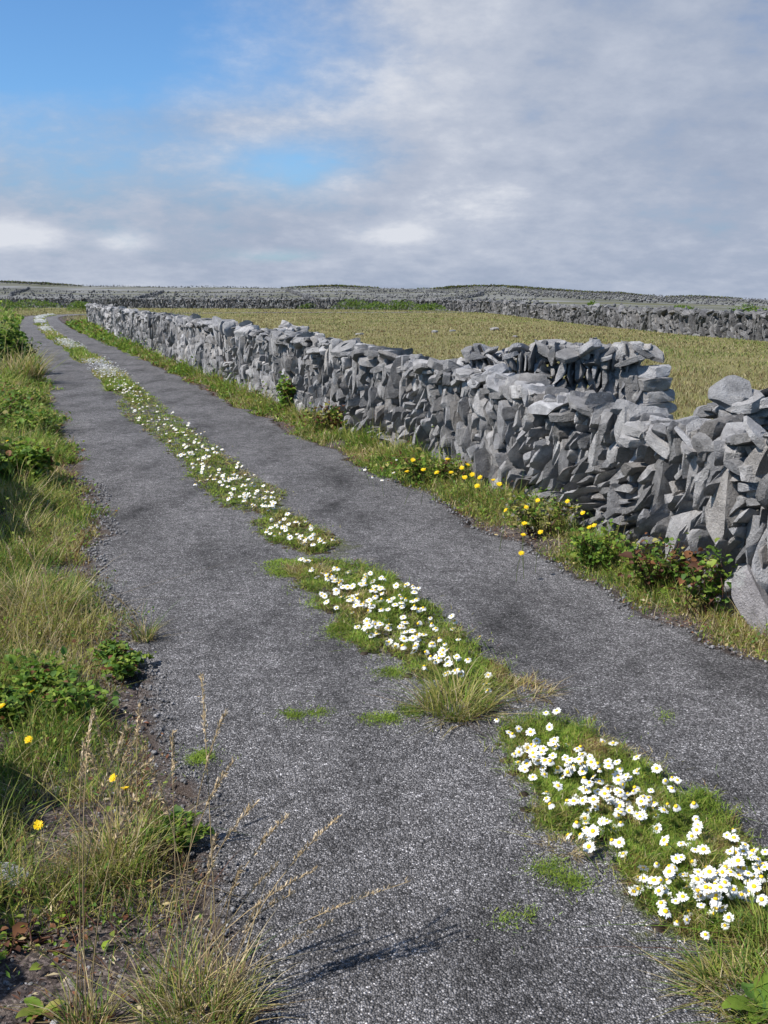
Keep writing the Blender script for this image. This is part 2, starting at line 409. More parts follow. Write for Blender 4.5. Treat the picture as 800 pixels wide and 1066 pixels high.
def wall_face(path, side, h_fn, size, lod, seed, out, depth=.13, gap=.93, u0=0, u1=None, horiz=.18, bulge=1.0, w0=0.0, jag=.06):
    """stones of one face of a drystone wall. out(v, f, tint, loc, centre, radius)"""
    r = np.random.default_rng(seed)
    P, step = path; L = (len(P) - 1) * step; u1 = u1 or L; zp = ground_z(P[::10])
    grid = {}; seeds = []
    def dist(u): p, _ = frame_on(path, u); return np.hypot(*p)
    u = u0
    cell = .5
    # candidates, denser where stones are smaller
    ncand = int((u1 - u0) * 1.25 / (size ** 2 * .35) * 5)
    U = r.uniform(u0 - .1, u1 + .1, ncand); V = r.uniform(-.12, 1.62, ncand)
    th_n = fbm(np.c_[U * .55, V * .9], seed + 3, 2); th_f = noise(np.c_[U * 3, V * 3], seed + 4)
    hz = noise(np.c_[U * .7, V * 1.3], seed + 5)
    hs = h_fn(U) + jag * noise(np.c_[U * 5, U * 0], seed + 9) + jag * .7 * noise(np.c_[U * 1.4, U * 0], seed + 10)
    sc = np.minimum(r.lognormal(0, .33, ncand), 1.7)
    asp = r.uniform(1.4, 4.6, ncand)
    for k in range(ncand):
        if V[k] > hs[k] + .3: continue
        u_, v_ = U[k], V[k]
        if hz[k] > 1 - 2 * horiz: th = r.normal(0, .25)
        else: th = PI / 2 + th_n[k] * 1.5 + th_f[k] * .5
        s = size * sc[k] * (1.1 if v_ < .35 else 1.0)
        a = s * math.sqrt(asp[k]); b = s / math.sqrt(asp[k])
        c_, s_ = math.cos(th), math.sin(th)
        Rm = np.array([[c_, s_], [-s_, c_]]); M = Rm.T @ np.diag([1 / a ** 2, 1 / b ** 2]) @ Rm
        gi, gj = int(math.floor(u_ / cell)), int(math.floor(v_ / cell)); ok = True
        for x in (gi - 1, gi, gi + 1):
            for y in (gj - 1, gj, gj + 1):
                for q in grid.get((x, y), ()):
                    sd = seeds[q]; d0 = u_ - sd[0]; d1 = v_ - sd[1]
                    m = (M + sd[2]) * .5
                    if m[0, 0] * d0 * d0 + 2 * m[0, 1] * d0 * d1 + m[1, 1] * d1 * d1 < .62: ok = False; break
                if not ok: break
            if not ok: break
        if ok:
            grid.setdefault((gi, gj), []).append(len(seeds)); seeds.append((u_, v_, M, th, a, b, hs[k]))
    for (u_, v_, M, th, a, b, hh) in seeds:
        if v_ > hh - .05 or u_ < u0 or u_ > u1 or (v_ < hh - .2 and r.uniform() < .045): continue
        p2, t2 = frame_on(path, u_)
        nrm = np.array([t2[1], -t2[0]]) * side
        d = np.hypot(*p2); lv = lod(d)
        gi, gj = int(math.floor(u_ / cell)), int(math.floor(v_ / cell)); pl = []
        for x in (gi - 1, gi, gi + 1):
            for y in (gj - 1, gj, gj + 1):
                for q in grid.get((x, y), ()):
                    sd = seeds[q]; dv = np.array([sd[0] - u_, sd[1] - v_])
                    if abs(dv[0]) + abs(dv[1]) < 1e-9: continue
                    md = (M + sd[2]) @ dv; l = np.linalg.norm(md); off = .5 * (dv @ md) / l
                    if off < a * 1.5:
                        pl.append((off, md / l))
        pl.sort(key=lambda z: z[0]); pl = pl[:12]
        g = gap * r.uniform(.68, .90)
        tp = np.array([r.normal(0, .15), 1., r.normal(0, .15)]); tp /= np.linalg.norm(tp)
        planes = [(tp, max(hh - v_ + .02, .03))]
        for off, n in pl:
            tl = r.normal(.03, .18); n3 = np.array([n[0], n[1], tl]); n3 /= np.linalg.norm(n3)
            planes.append((n3, off * g))
        tz = r.normal(0, .24, 2); fn = np.array([tz[0], tz[1] + .03, 1.]); fn /= np.linalg.norm(fn)
        fd = depth * r.uniform(.6, 1.0)
        planes.append((fn, fd)); 
        if r.uniform() < .4:
            tz = r.normal(0, .6, 2); fn = np.array([tz[0], tz[1], 1.]); fn /= np.linalg.norm(fn); planes.append((fn, fd * r.uniform(.95, 1.2)))
        planes.append((np.array([0, 0, -1.]), depth * 1.1))
        for _ in range(2):
            n = r.normal(0, 1, 3); n /= np.linalg.norm(n); planes.append((n, (abs(n[0]) * a + abs(n[1]) * a + abs(n[2]) * depth) * .62))
        c_, s_ = math.cos(th), math.sin(th)
        # base ellipsoid in stone axes (long, short, depth)
        radl = np.array([a * 1.0, b * 1.1, depth * 1.25])
        bv, bf = ICO[lv]; v = bv * radl
        v = np.c_[v[:, 0] * c_ - v[:, 1] * s_, v[:, 0] * s_ + v[:, 1] * c_, v[:, 2]]
        for _ in range(3 if lv > 2 else 2):
            for n, dd in planes:
                t = v @ n - dd; v = v - np.where(t > 0, t, 0)[:, None] * n
        ro = r.uniform(0, 60, 3)
        if lv >= 2:
            q = v.copy(); amp = .03 * b
            nn = v / (np.linalg.norm(v, axis=1)[:, None] + 1e-9)
            v = v + nn * (amp * 1.8 * fbm(q * (3.2 / size * .35) * 1.2 + ro, 17, 2))[:, None]
            if lv >= 4: v = v + nn * (.007 * fbm(q * np.array([26, 26, 26]) + ro, 19, 2))[:, None]
        # local coords with bedding across the short axis, for the lamination texture
        lx = v[:, 0] * c_ + v[:, 1] * s_; ly = -v[:, 0] * s_ + v[:, 1] * c_
        lc = np.c_[lx, v[:, 2], ly] + ro
        # lift into the wall
        batter = .09 * v_ * (1)
        wz = w0 - depth - batter + (r.normal(0, .026) - (r.uniform(.05, .12) if r.uniform() < .14 else 0)) * bulge
        X = v[:, 0][:, None] * np.r_[t2, 0] + v[:, 1][:, None] * np.array([0, 0, 1.]) + (v[:, 2] + wz)[:, None] * np.r_[nrm, 0]
        zb = float(zp[min(int(u_ / step / 10 + .5), len(zp) - 1)]) if u_ > 0 else float(zp[0])
        X = X + np.array([p2[0], p2[1], v_ + zb])
        f = bf if side * 1 > 0 else bf[:, ::-1]
        # orientation: (t, up, n) right-handed when n = t x up ; t x z = (ty,-tx)
        out(X, f, stone_tint(r), lc, X.mean(0), max(a, b))

def slab(r, c, dims, lv, yaw, tilt, out, roll=0.0, tint=None, cuts=7):
    bv, bf = ICO[lv]; dims = np.asarray(dims)
    v = bv * dims * np.array([1.2, 1.2, 1.5])
    pl = [(np.array([r.normal(0, .06), r.normal(0, .06), 1.]), dims[2]), (np.array([r.normal(0, .06), r.normal(0, .06), -1.]), dims[2])]
    ang = np.sort((np.arange(cuts) + r.uniform(-.35, .35, cuts)) / cuts * 2 * PI + r.uniform(0, 6))
    for a in ang:
        n = np.array([math.cos(a) / dims[0], math.sin(a) / dims[1], 0]); l = np.linalg.norm(n); n = n / l
        sup = 1 / l * r.uniform(.72, .95); n = np.array([n[0], n[1], r.normal(0, .22)]); pl.append((n / np.linalg.norm(n), sup))
    pl = [(n / np.linalg.norm(n), d) for n, d in pl]
    for _ in range(3):
        for n, d in pl:
            t = v @ n - d; v = v - np.where(t > 0, t, 0)[:, None] * n
    ro = r.uniform(0, 60, 3)
    if lv > 1:
        nn = v / (np.linalg.norm(v, axis=1)[:, None] + 1e-9)
        v = v + nn * (dims[2] * .22 * fbm(v * 9 + ro, 23, 2))[:, None]
        if lv >= 4: v = v + nn * (.003 * fbm(v * 40 + ro, 29, 2))[:, None]
    lc = v + ro
    m = np.array((Matrix.Rotation(yaw, 3, 'Z') @ Matrix.Rotation(tilt, 3, 'Y') @ Matrix.Rotation(roll, 3, 'X')))
    X = v @ m.T + np.asarray(c)
    out(X, bf, stone_tint(r) if tint is None else tint, lc, np.asarray(c), max(dims))

def caps(path, h_fn, lod, seed, out, size=.098, thick=.42, per=.085, u0=0, u1=None, upright=.2, w0=0.0):
    r = np.random.default_rng(seed); P, step = path; L = (len(P) - 1) * step; u = u0; u1 = u1 or L
    while u < u1:
        p, t = frame_on(path, u); nrm = np.array([t[1], -t[0]])
        w = r.uniform(.07, thick - .07) + w0
        d = np.hypot(*p); s = size * min(r.lognormal(0, .28), 1.45)
        yaw = math.atan2(t[1], t[0]) + r.normal(0, .7)
        z = -.055 + float(h_fn(np.array([u]))[0]) + float(ground_z(p[None])[0])
        if r.uniform() < upright:
            slab(r, (*(p + nrm * w), z - s * .25), (s * .9, s * .62, s * .24), lod(d), yaw, r.normal(0, .3), out, roll=PI / 2 + r.normal(0, .5))
        else:
            slab(r, (*(p + nrm * w), z + r.uniform(-.07, .04)), (s * 1.3, s * .85, s * r.uniform(.16, .30)), lod(d), yaw, r.normal(0, .3), out, roll=r.normal(0, .3))
        u += per * r.uniform(.5, 1.5) * (1 if d < 25 else 1.5)

class Collect:
    def __init__(s): s.items = []
    def __call__(s, v, f, c, l, cen, rad): s.items.append((v, f, c, l, cen, rad))
    def build(s, root, keep=100, sharp=24, limit=None):
        loc = np.array(root.location[:])
        if keep:
            sc = []
            for qi, it in enumerate(s.items):
                c = it[4]; d = np.linalg.norm(c - np.array([0, 0, EYE]))
                cz = c[1] * math.cos(PITCH) - (c[2] - EYE) * math.sin(PITCH); px = c[0] / max(cz, .1) * FPX
                ok = abs(px) < 405 and cz > .5
                # leave out the far side of the wall
                if limit: ok = ok and (qi < limit[0] or qi >= limit[1])
                sc.append(it[5] / d if ok else 0)
            order = np.argsort(sc)[::-1]; top = set(order[:keep].tolist())
        else: top = set()
        rest = Soup()
        for k, (v, f, c, l, cen, rad) in enumerate(s.items):
            if k in top:
                o = link('stone', mesh('stone', v - cen, [f], STONE, {'tint': np.tile(c, (len(v), 1)), 'loc': l}, sharp), root)
                o.location = cen - loc
            else: rest.add(v - loc, f, c, l)
        o = rest.build('stonework', STONE, root, sharp)
        if keep: tag(o, kind='stuff')
        return o

def Hc(xs, ys): return lambda u: np.interp(u, xs, ys)
# 1 the road wall ------------------------------------------------
wl = (WL, .05); Lw = (len(WL) - 1) * .05
def u_at_y(y): return float(np.abs(WL[:, 1] - y).argmin() * .05)
Hroad = Hc([0, u_at_y(4.6), u_at_y(5.5), u_at_y(7.3), u_at_y(9.6), u_at_y(13.7), u_at_y(24), Lw], [1.0, .98, .86, .90, .98, 1.07, 1.12, 1.14])
lod_n = lambda d: 4 if d < 9.5 else (3 if d < 17 else 2)
lod_b = lambda d: 3 if d < 9 else (2 if d < 30 else 1)
cw = Collect()
uc = u_at_y(16)
wall_face(wl, -1, Hroad, .112, lod_n, 101, cw, u1=uc)
wall_face(wl, -1, Hroad, .15, lod_n, 102, cw, u0=uc)
lim0 = len(cw.items)
wall_face(wl, 1, Hroad, .24, lod_b, 103, cw, w0=.42, depth=.12)
lim1 = len(cw.items)
caps(wl, Hroad, lod_n, 104, cw, per=.042)
slab(np.random.default_rng(5), (1.80, 4.60, .14), (.22, .085, .04), 4, -1.05, .8, cw, roll=1.4, tint=np.array([.31, .29, .29]), cuts=6)
root = empty('stone_wall', (1.81, 4.57, 0))
tag(root, 'long grey drystone wall running along the right side of the road', 'stone wall', 'drystone walls')
cw.build(root, 100, limit=(lim0, lim1))

# 2 cross walls behind the road wall -----------------------------
def perimeter_wall(a, b, thick, hf, size, seed, label, loc, end_a=False, keep=60, lod=lod_n, capper=.045, capsize=.1):
    a = np.array(a, float); b = np.array(b, float); t = (b - a) / np.linalg.norm(b - a); n = np.array([t[1], -t[0]]) * thick / 2   # right of a->b
    pts = [a + n, b + n, b - n, a - n] + ([a + n] if end_a else [])
    P = np.vstack([np.linspace(pts[i], pts[i + 1], max(2, int(np.linalg.norm(pts[i + 1] - pts[i]) / .05)))[:-1] for i in range(len(pts) - 1)])
    L = np.linalg.norm(b - a)
    # height as a function of the distance along a->b
    def h_per(u):
        k = np.clip((np.asarray(u) / .05).astype(int), 0, len(P) - 1); q = ((P[k] - a) * t).sum(1); return hf(q)
    c = Collect()
    wall_face((P, .05), 1, h_per, size, lod, seed, c, depth=.12, gap=1.02)
    Q = resample(np.vstack([a - n, b - n * .98]), .05)
    caps((Q, .05), lambda u: hf(u), lod, seed + 1, c, thick=thick, per=capper, size=capsize)
    r = empty('stone_wall', (*((a + b) / 2), 0)); tag(r, label, 'stone wall', 'drystone walls')
    return r, c
rA, cA = perimeter_wall((.68, 9.35), (2.36, 8.82), .5, Hc([0, .5, 1.2, 1.7, 2.0], [1.05, 1.17, 1.2, 1.16, 1.08]), .12, 201,
                        'short drystone wall with a free squared end standing behind the road wall', None)
# flat stones stacked in the squared end
r_ = np.random.default_rng(77)
for k in range(8):
    slab(r_, (2.34 + r_.normal(0, .02), 8.81 + r_.normal(0, .04), .22 + k * .105), (.19, .2, .05), 4, r_.uniform(0, 3), r_.normal(0, .06), cA, roll=r_.normal(0, .06))
cA.build(rA, 60)
rB, cB = perimeter_wall((2.08, 6.25), (6.2, 4.6), .5, Hc([0, .3, .5, 5], [.98, 1.02, 1.08, 1.1]), .125, 211,
                        'drystone wall leaving the road wall at the right edge topped by a tilted slab', None)
slab(r_, (2.12, 6.05, 1.02), (.13, .12, .03), 4, .1, -.3, cB, roll=.7, tint=np.array([.27, .265, .265]), cuts=5)
for k in range(5):
    slab(r_, (2.16 + r_.normal(0, .03), 6.05 + r_.normal(0, .03), .62 + k * .09), (.17, .13, .04), 4, r_.uniform(0, 3), r_.normal(0, .08), cB, roll=r_.normal(0, .1))
cB.build(rB, 40)

# 3 the wall that closes the field -------------------------------
cf = Collect(); fw = (FW, .1); Lf = (len(FW) - 1) * .1
Hf = Hc([0, 30, 60, 110, 150, Lf], [1.1, 1.02, .98, 1.2, 1.25, 1.35])
lod_f = lambda d: 2 if d < 75 else 1
uf = float(np.abs(np.arctan2(FW[:, 0], FW[:, 1]) - .47).argmin() * .1); um = float(np.abs(FW[:, 1] - 75).argmin() * .1); ue = float(np.abs(np.arctan2(FW[:, 0], FW[:, 1]) + .50).argmin() * .1)
lf2 = 0
wall_face(fw, -1, Hf, .23, lod_f, 301, cf, gap=.84,  u0=uf, u1=um, depth=.15, bulge=2.2, jag=.12)
wall_face(fw, -1, Hf, .36, lod_f, 302, cf, gap=.84,  u0=um, u1=ue, depth=.2, bulge=2.4, jag=.2)
lf2 = len(cf.items)
wall_face(fw, 1, Hf, .42, lambda d: 1, 303, cf, u0=uf, u1=ue, w0=.5, depth=.15)
lf3 = len(cf.items)
caps(fw, Hf, lod_f, 304, cf, size=.22, thick=.5, per=.16, u0=uf, u1=ue, upright=.4)
cf.items = [(v, f, c * .52, l, a, b) for v, f, c, l, a, b in cf.items]
root = empty('stone_wall', (14, 34.5, 0)); tag(root, 'dark drystone wall closing the far side of the grassy field', 'stone wall', 'drystone walls')
cf.build(root, 100, limit=(lf2, lf3))

# 4 walls on the limestone hillside ------------------------------
def hill_wall(pts, h, seed, label, size=.5):
    r = np.random.default_rng(seed); P = resample(catmull(np.array(pts, float), 12), .1)
    n = int(len(P) * .1 / size * 2.6)
    k = r.integers(0, len(P), n); p = P[k] + r.normal(0, .12, (n, 2)); z = ground_z(p)
    hv = h * (1 + .25 * noise(np.c_[k * .02, k * 0, k * 0], seed))
    bv, bf = ICO[1]
    sz = size * r.lognormal(-.45, .3, n); cz = z + r.uniform(.1, 1, n) * hv
    dims = np.c_[sz * r.uniform(.3, .6, n), sz * r.uniform(.3, .5, n), sz * r.uniform(.3, .6, n)]
    v = bv[None] * (1 + r.uniform(-.3, .3, (n, len(bv), 1))) * dims[:, None]
    a = r.uniform(0, 6.3, n); ca, sa = np.cos(a)[:, None], np.sin(a)[:, None]
    v = np.stack([v[:, :, 0] * ca - v[:, :, 1] * sa, v[:, :, 0] * sa + v[:, :, 1] * ca, v[:, :, 2]], -1)
    v += np.c_[p, cz][:, None]
    f = (bf[None] + (np.arange(n) * len(bv))[:, None, None]).reshape(-1, 3)
    c = np.repeat(r.uniform(.07, .19, n)[:, None] * np.array([1, .99, 1.0]), len(bv), 0)
    v = v.reshape(-1, 3); o0 = np.array([P[len(P) // 2][0], P[len(P) // 2][1], 0]); 
    o = link('field_wall', mesh('field_wall', v - o0, [f], STONE, {'tint': c, 'loc': v * .3})); o.location = o0
    tag(o, label, 'stone wall', 'far walls on the hillside')
def hw(azs, rs): return [(r * math.sin(math.atan((x - 400) / FPX)), r * math.cos(math.atan((x - 400) / FPX))) for x, r in zip(azs, rs)]
HWS = [
 (([-80, 200, 450], [158, 150, 140]), 'lowest hillside wall above the left half of the closing wall'),
 (([-80, 150, 380, 520], [185, 178, 165, 120]), 'second hillside wall curving down to the right'),
 (([-80, 100, 300, 560], [208, 212, 190, 150]), 'third hillside wall up from the road bend'),
 (([-80, 200, 500, 700], [240, 235, 215, 170]), 'long low wall crossing the middle of the grey hillside'),
 (([350, 560, 880], [262, 235, 150]), 'slanting hillside wall running down to the right edge'),
 (([-80, 180, 460, 620], [300, 292, 290, 270]), 'wall two bands below the skyline on the left'),
 (([380, 600, 880], [315, 290, 215]), 'wall below the scrubby ridge on the right'),
 (([300, 520, 760, 880], [368, 350, 300, 270]), 'upper wall just under the ridge at right of centre'),
 (([-80, 200, 420, 640, 880], [410, 412, 405, 380, 350]), 'topmost thin wall along the skyline'),
 (([500, 640, 880], [110, 78, 52]), 'nearest rubble wall beyond the dark field wall on the right'),
 (([140, 150, 175], [150, 200, 290]), 'cross wall climbing the hillside left of centre'),
 (([330, 325, 300], [140, 200, 330]), 'cross wall climbing the hillside near the picture middle'),
 (([30, 20, 40], [150, 230, 330]), 'cross wall climbing the hillside at far left'),
 (([470, 455, 500, 495], [118, 160, 230, 330]), 'cross wall climbing straight behind the corner of the field'),
]
for k, ((xs, rs), lab) in enumerate(HWS): hill_wall(hw(xs, rs), .75, 400 + k, lab, .5 if np.mean(rs) > 180 else .42)

# ------------------------------------------------------------------ vegetation builders
def blades(soup, pos, h, w, r, cols, lean=.5, seg=3, droop=.4, az=None, tipw=.05):
    """curved tapering grass blades. pos (n,3)"""
    n = len(pos)
    if n == 0: return
    h = np.broadcast_to(h, n); w = np.broadcast_to(w, n)
    a = r.uniform(0, 2 * PI, n) if az is None else az + r.normal(0, .5, n)
    l = np.abs(r.normal(0, lean, n)); dx, dy = np.cos(a), np.sin(a)
    fa = a + PI / 2 + r.normal(0, .6, n); wx, wy = np.cos(fa), np.sin(fa)
    T = np.linspace(0, 1, seg + 1); V = []
    dr = droop * r.uniform(.3, 1.4, n)
    for k, t in enumerate(T):
        ho = h * (l * t + dr * t * t * .6); up = h * (t - dr * .35 * t ** 3) * np.sqrt(np.clip(1 - .25 * l * l, .2, 1))
        c = pos + np.c_[dx * ho, dy * ho, up]
        ww = w * (1 - t ** 1.6) * .5
        if k == seg: V.append(c[:, None])
        else: V.append(np.stack([c - np.c_[wx, wy, 0 * wx] * ww[:, None], c + np.c_[wx, wy, 0 * wx] * ww[:, None]], 1))
    v = np.concatenate(V, 1); m = v.shape[1]; f = []
    for k in range(seg - 1):
        b = 2 * k; f += [(b, b + 1, b + 3), (b, b + 3, b + 2)]
    b = 2 * (seg - 1); f.append((b, b + 1, b + 2))
    F = (np.array(f)[None] + (np.arange(n) * m)[:, None, None]).reshape(-1, 3)
    soup.add(v.reshape(-1, 3), F, np.repeat(cols, m, 0))

def leaves(soup, pos, ln, wd, r, cols, up=.5, az=None, fold=.25, six=False):
    """single leaves, folded along the midrib"""
    n = len(pos)
    if n == 0: return
    ln = np.broadcast_to(ln, n)[:, None]; wd = np.broadcast_to(wd, n)[:, None]
    a = r.uniform(0, 2 * PI, n) if az is None else az
    e = r.normal(up, .45, n)
    d = np.c_[np.cos(a) * np.cos(e), np.sin(a) * np.cos(e), np.sin(e)]
    s = np.cross(d, [0, 0, 1.]) ; s /= np.linalg.norm(s, axis=1)[:, None] + 1e-6
    u = np.cross(s, d); ro = r.normal(0, .5, n)[:, None]; s2 = s * np.cos(ro) + u * np.sin(ro); u2 = u * np.cos(ro) - s * np.sin(ro)
    if six:
        v = np.stack([pos, pos + d * ln * .3 + s2 * wd * .5 + u2 * wd * fold, pos + d * ln * .68 + s2 * wd * .42 + u2 * wd * fold * .7, pos + d * ln - u2 * ln * .12,
                      pos + d * ln * .68 - s2 * wd * .42 + u2 * wd * fold * .7, pos + d * ln * .3 - s2 * wd * .5 + u2 * wd * fold, pos + d * ln * .35, pos + d * ln * .7], 1)
        f = np.array([(0, 6, 1), (1, 6, 7), (1, 7, 2), (2, 7, 3), (0, 5, 6), (5, 7, 6), (5, 4, 7), (4, 3, 7)])
    else:
        v = np.stack([pos, pos + d * ln * .45 + s2 * wd * .5 + u2 * wd * fold, pos + d * ln, pos + d * ln * .45 - s2 * wd * .5 + u2 * wd * fold], 1)
        f = np.array([(0, 2, 1), (0, 3, 2)])
    m = v.shape[1]
    F = (f[None] + (np.arange(n) * m)[:, None, None]).reshape(-1, 3)
    soup.add(v.reshape(-1, 3), F, np.repeat(cols, m, 0))

def tube(soup, pts, r0, r1, col, k=4):
    pts = np.asarray(pts, float); n = len(pts); t = np.gradient(pts, axis=0); t /= np.linalg.norm(t, axis=1)[:, None] + 1e-9
    s = np.cross(t, [.31, .2, .93]); s /= np.linalg.norm(s, axis=1)[:, None] + 1e-9; q = np.cross(t, s)
    rr = np.linspace(r0, r1, n)[:, None, None]; a = np.linspace(0, 2 * PI, k, endpoint=False)[None, :, None]
    v = pts[:, None] + rr * (np.cos(a) * s[:, None] + np.sin(a) * q[:, None]); f = []
    for i in range(n - 1):
        for j in range(k):
            jn = (j + 1) % k; f += [(i * k + j, i * k + jn, (i + 1) * k + jn), (i * k + j, (i + 1) * k + jn, (i + 1) * k + j)]
    soup.add(v.reshape(-1, 3), np.array(f), col)

GREEN = [(.13, .23, .025), (.18, .27, .035), (.10, .19, .025), (.23, .29, .045), (.085, .17, .03)]
YEL = [(.34, .33, .08), (.29, .27, .07), (.38, .34, .11)]
DRY = [(.50, .41, .22), (.42, .33, .16), (.58, .49, .30), (.30, .21, .10)]
RUST = [(.16, .065, .035), (.20, .09, .04), (.11, .05, .03)]
MOSSY = [(.17, .27, .03), (.22, .31, .035), (.27, .33, .055)]
def pick(r, n, *pals):
    """pals: (palette, weight)"""
    allc = np.array([c for p, w in pals for c in p]); w = np.concatenate([[w / len(p)] * len(p) for p, w in pals]); w = w / w.sum()
    return allc[r.choice(len(allc), n, p=w)] * r.uniform(.75, 1.25, (n, 1))

def gz(p): return ground_full(p)

# ------------------------------------------------------------------ verges
def wall_off(s):
    """distance from centre line to the face of the right wall at s"""
    q = road_pt(np.atleast_1d(s), np.zeros(np.size(s)))
    return np.array([np.linalg.norm(WL - a, axis=1).min() for a in q])
SS = np.arange(2, CS[-1], .5); WO = wall_off(SS)

def s_sample(r, n, smin, smax):
    """positions along the road thinned out with distance from the camera"""
    s = np.arange(smin, smax, .1); P = road_pt(s, s * 0); d = np.maximum(np.hypot(P[:, 0], P[:, 1]), 1.6)
    w = 1 / d ** 1.25; c = np.cumsum(w); c /= c[-1]
    return np.interp(r.uniform(0, 1, n), c, s)
S0 = s_of_y(.2); S45 = s_of_y(60)
r = np.random.default_rng(500)
LEFTW = 1.15      # width of the left verge up to the overgrown wall

def verge(side, n, seed, hbase, name, label, pal, leafn):
    r = np.random.default_rng(seed); sp = Soup()
    s = s_sample(r, n, S0, s_of_y(76) if side < 0 else s_of_y(60))
    wmax = np.interp(s, SS, WO) - HW + .03 if side > 0 else np.full(n, LEFTW)
    wmax = np.clip(wmax, .25, 1.5)
    f = r.beta(.85 if side < 0 else 1.1, 1.0, n)
    ragged = edge_noise(s + (500 if side > 0 else 0)) + .16 * noise(np.c_[s * 1.1, s * 0, s * 0], seed + 1) + .10 * noise(np.c_[s * 4, s * 0, s * 0], seed + 2)
    o = HW + ragged - .02 + f * (wmax - ragged)
    p = road_pt(s, o * side); d = np.hypot(p[:, 0], p[:, 1])
    cl = fbm(p * 2.1, seed + 3, 3); keep = (cl + (.35 if side < 0 else .6) * f + r.normal(0, .12, n)) > (-.36 if side < 0 else -.06) + (1.05 * (1 - sstep(S0 + 2.7, S0 + 3.5, s)) if side < 0 else 0)
    p, d, f, s, cl = p[keep], d[keep], f[keep], s[keep], cl[keep]; n = len(p)
    if side < 0:      # a bare shaded hollow under the brambles
        hol = (f > .55) & (p[:, 1] > 5.6) & (p[:, 1] < 8.8); p, d, f, s, cl = p[~hol], d[~hol], f[~hol], s[~hol], cl[~hol]; n = len(p)
    z = gz(p)
    t = noise(p * 1.1, seed + 5); t2 = noise(p * 3.3, seed + 6)
    h = hbase(s, f) * r.lognormal(0, .35, n) * (1 + .5 * t2)
    w = np.maximum(.0035, d * .00085) * r.uniform(.7, 1.3, n)
    kind = t + r.normal(0, .35, n)
    cols = np.where((kind < (-.3 if side < 0 else -.45))[:, None], pick(r, n, (DRY, 1), (YEL, 1)), np.where((kind < .45)[:, None], pick(r, n, (GREEN, 2.2), (YEL, 1)), pick(r, n, (GREEN, 3), (RUST, .3))))
    low = f < .08
    cols = np.where((low & (r.uniform(0, 1, n) < .45))[:, None], pick(r, n, (RUST, 2), (DRY, 1)), cols)
    blades(sp, np.c_[p, z - .01], h, w, r, cols, lean=.55, droop=.5)
    # broad-leaved herbs between the grass
    m = leafn; k = r.integers(0, n, m); k = k[((t2[k] + r.normal(0, .3, m)) > -.05) & ((side > 0) | (s[k] > S0 + 3.3) | (r.uniform(0, 1, m) < .12))]; m = len(k)
    pp = p[k] + r.normal(0, .03 if side > 0 else .045, (m, 2)); ll = np.maximum(.016, d[k] * .0028) * r.uniform(.7, 1.6, m)
    zz = z[k] + h[k] * r.uniform(.1, .8, m)
    leaves(sp, np.c_[pp, zz], ll, ll * r.uniform(.4, .8, m), r, pick(r, m, (GREEN, 4), (MOSSY, 1), (RUST, .5)), up=.2)
    o_ = sp.build(name, LEAF); tag(o_, label, 'grass', kind='stuff'); return o_
hl = lambda s, f: .05 + .11 * f + np.interp(s, [S0, s_of_y(2.5), s_of_y(4), s_of_y(9), s_of_y(20), s_of_y(60)], [-.05, -.03, .05, .13, .25, .3]) * f
hr = lambda s, f: .035 + np.interp(s, [S0 + 4, S0 + 7, S0 + 12], [.05, .09, .15]) * f
verge(-1, 190000, 510, hl, 'grass', 'tangled grass and herbs on the left road verge', None, 45000)
verge(1, 120000, 520, hr, 'grass', 'grass and herbs between the road and the right wall', None, 45000)

# litter, gravel and dead stems on both edges
def grit(seed):
    r = np.random.default_rng(seed); sp = Soup(); n = 15000
    s = s_sample(r, n, S0, s_of_y(9)); side = np.where(r.uniform(0, 1, n) < .85, -1, 1)
    e = HW + np.where(side < 0, edge_noise(s), edge_noise(s + 500)); off = np.where(side < 0, r.exponential(.38, n) - .12, r.exponential(.11, n) - .09)
    p = road_pt(s, (e + off) * side); d = np.hypot(p[:, 0], p[:, 1]); sz = np.maximum(.0035, .0011 * d) * r.lognormal(0, .4, n); sz = np.minimum(sz, .009)
    z = np.where(off < 0, .012, gz(p))
    bv, bf = ICO[1]; v = bv[None] * (1 + r.uniform(-.35, .35, (n, len(bv), 1))) * (sz[:, None] * r.uniform(.6, 1.2, (n, 3)))[:, None]
    v = v + np.c_[p, z + sz * .2][:, None]; f = (bf[None] + (np.arange(n) * len(bv))[:, None, None]).reshape(-1, 3)
    g = r.uniform(.10, .42, n)[:, None] * np.array([1, .97, .97]); c = np.repeat(g, len(bv), 0); v = v.reshape(-1, 3)
    sp.add(v, f, c, v); o = sp.build('gravel', STONE); tag(o, 'loose grey chippings along the broken edges of the road', 'gravel', kind='stuff')
grit(530)
def litter(seed):
    r = np.random.default_rng(seed); sp = Soup(); n = 34000
    s = s_sample(r, n, S0, s_of_y(30)); side = np.where(r.uniform(0, 1, n) < .5, -1, 1)
    e = HW + np.where(side < 0, edge_noise(s), edge_noise(s + 500)); off = r.uniform(-.08, .6, n) * np.where(side > 0, .8, 1.9)
    p = road_pt(s, (e + off) * side); keep = noise(p * 3.7, 9) > -.25; p = p[keep]; n = len(p); d = np.hypot(p[:, 0], p[:, 1])
    z = gz(p) + .012 + r.uniform(0, .025, n)
    ll = np.maximum(.014, d * .002) * r.lognormal(0, .4, n)
    leaves(sp, np.c_[p, z], ll, ll * r.uniform(.12, .6, n), r, pick(r, n, (RUST, 2), (DRY, 1), (GREEN, .5)), up=.12)
    o = sp.build('leaf_litter', STRAW); tag(o, 'dead brown leaves and stems on the soil beside the road', 'leaf litter', kind='stuff')
litter(531)

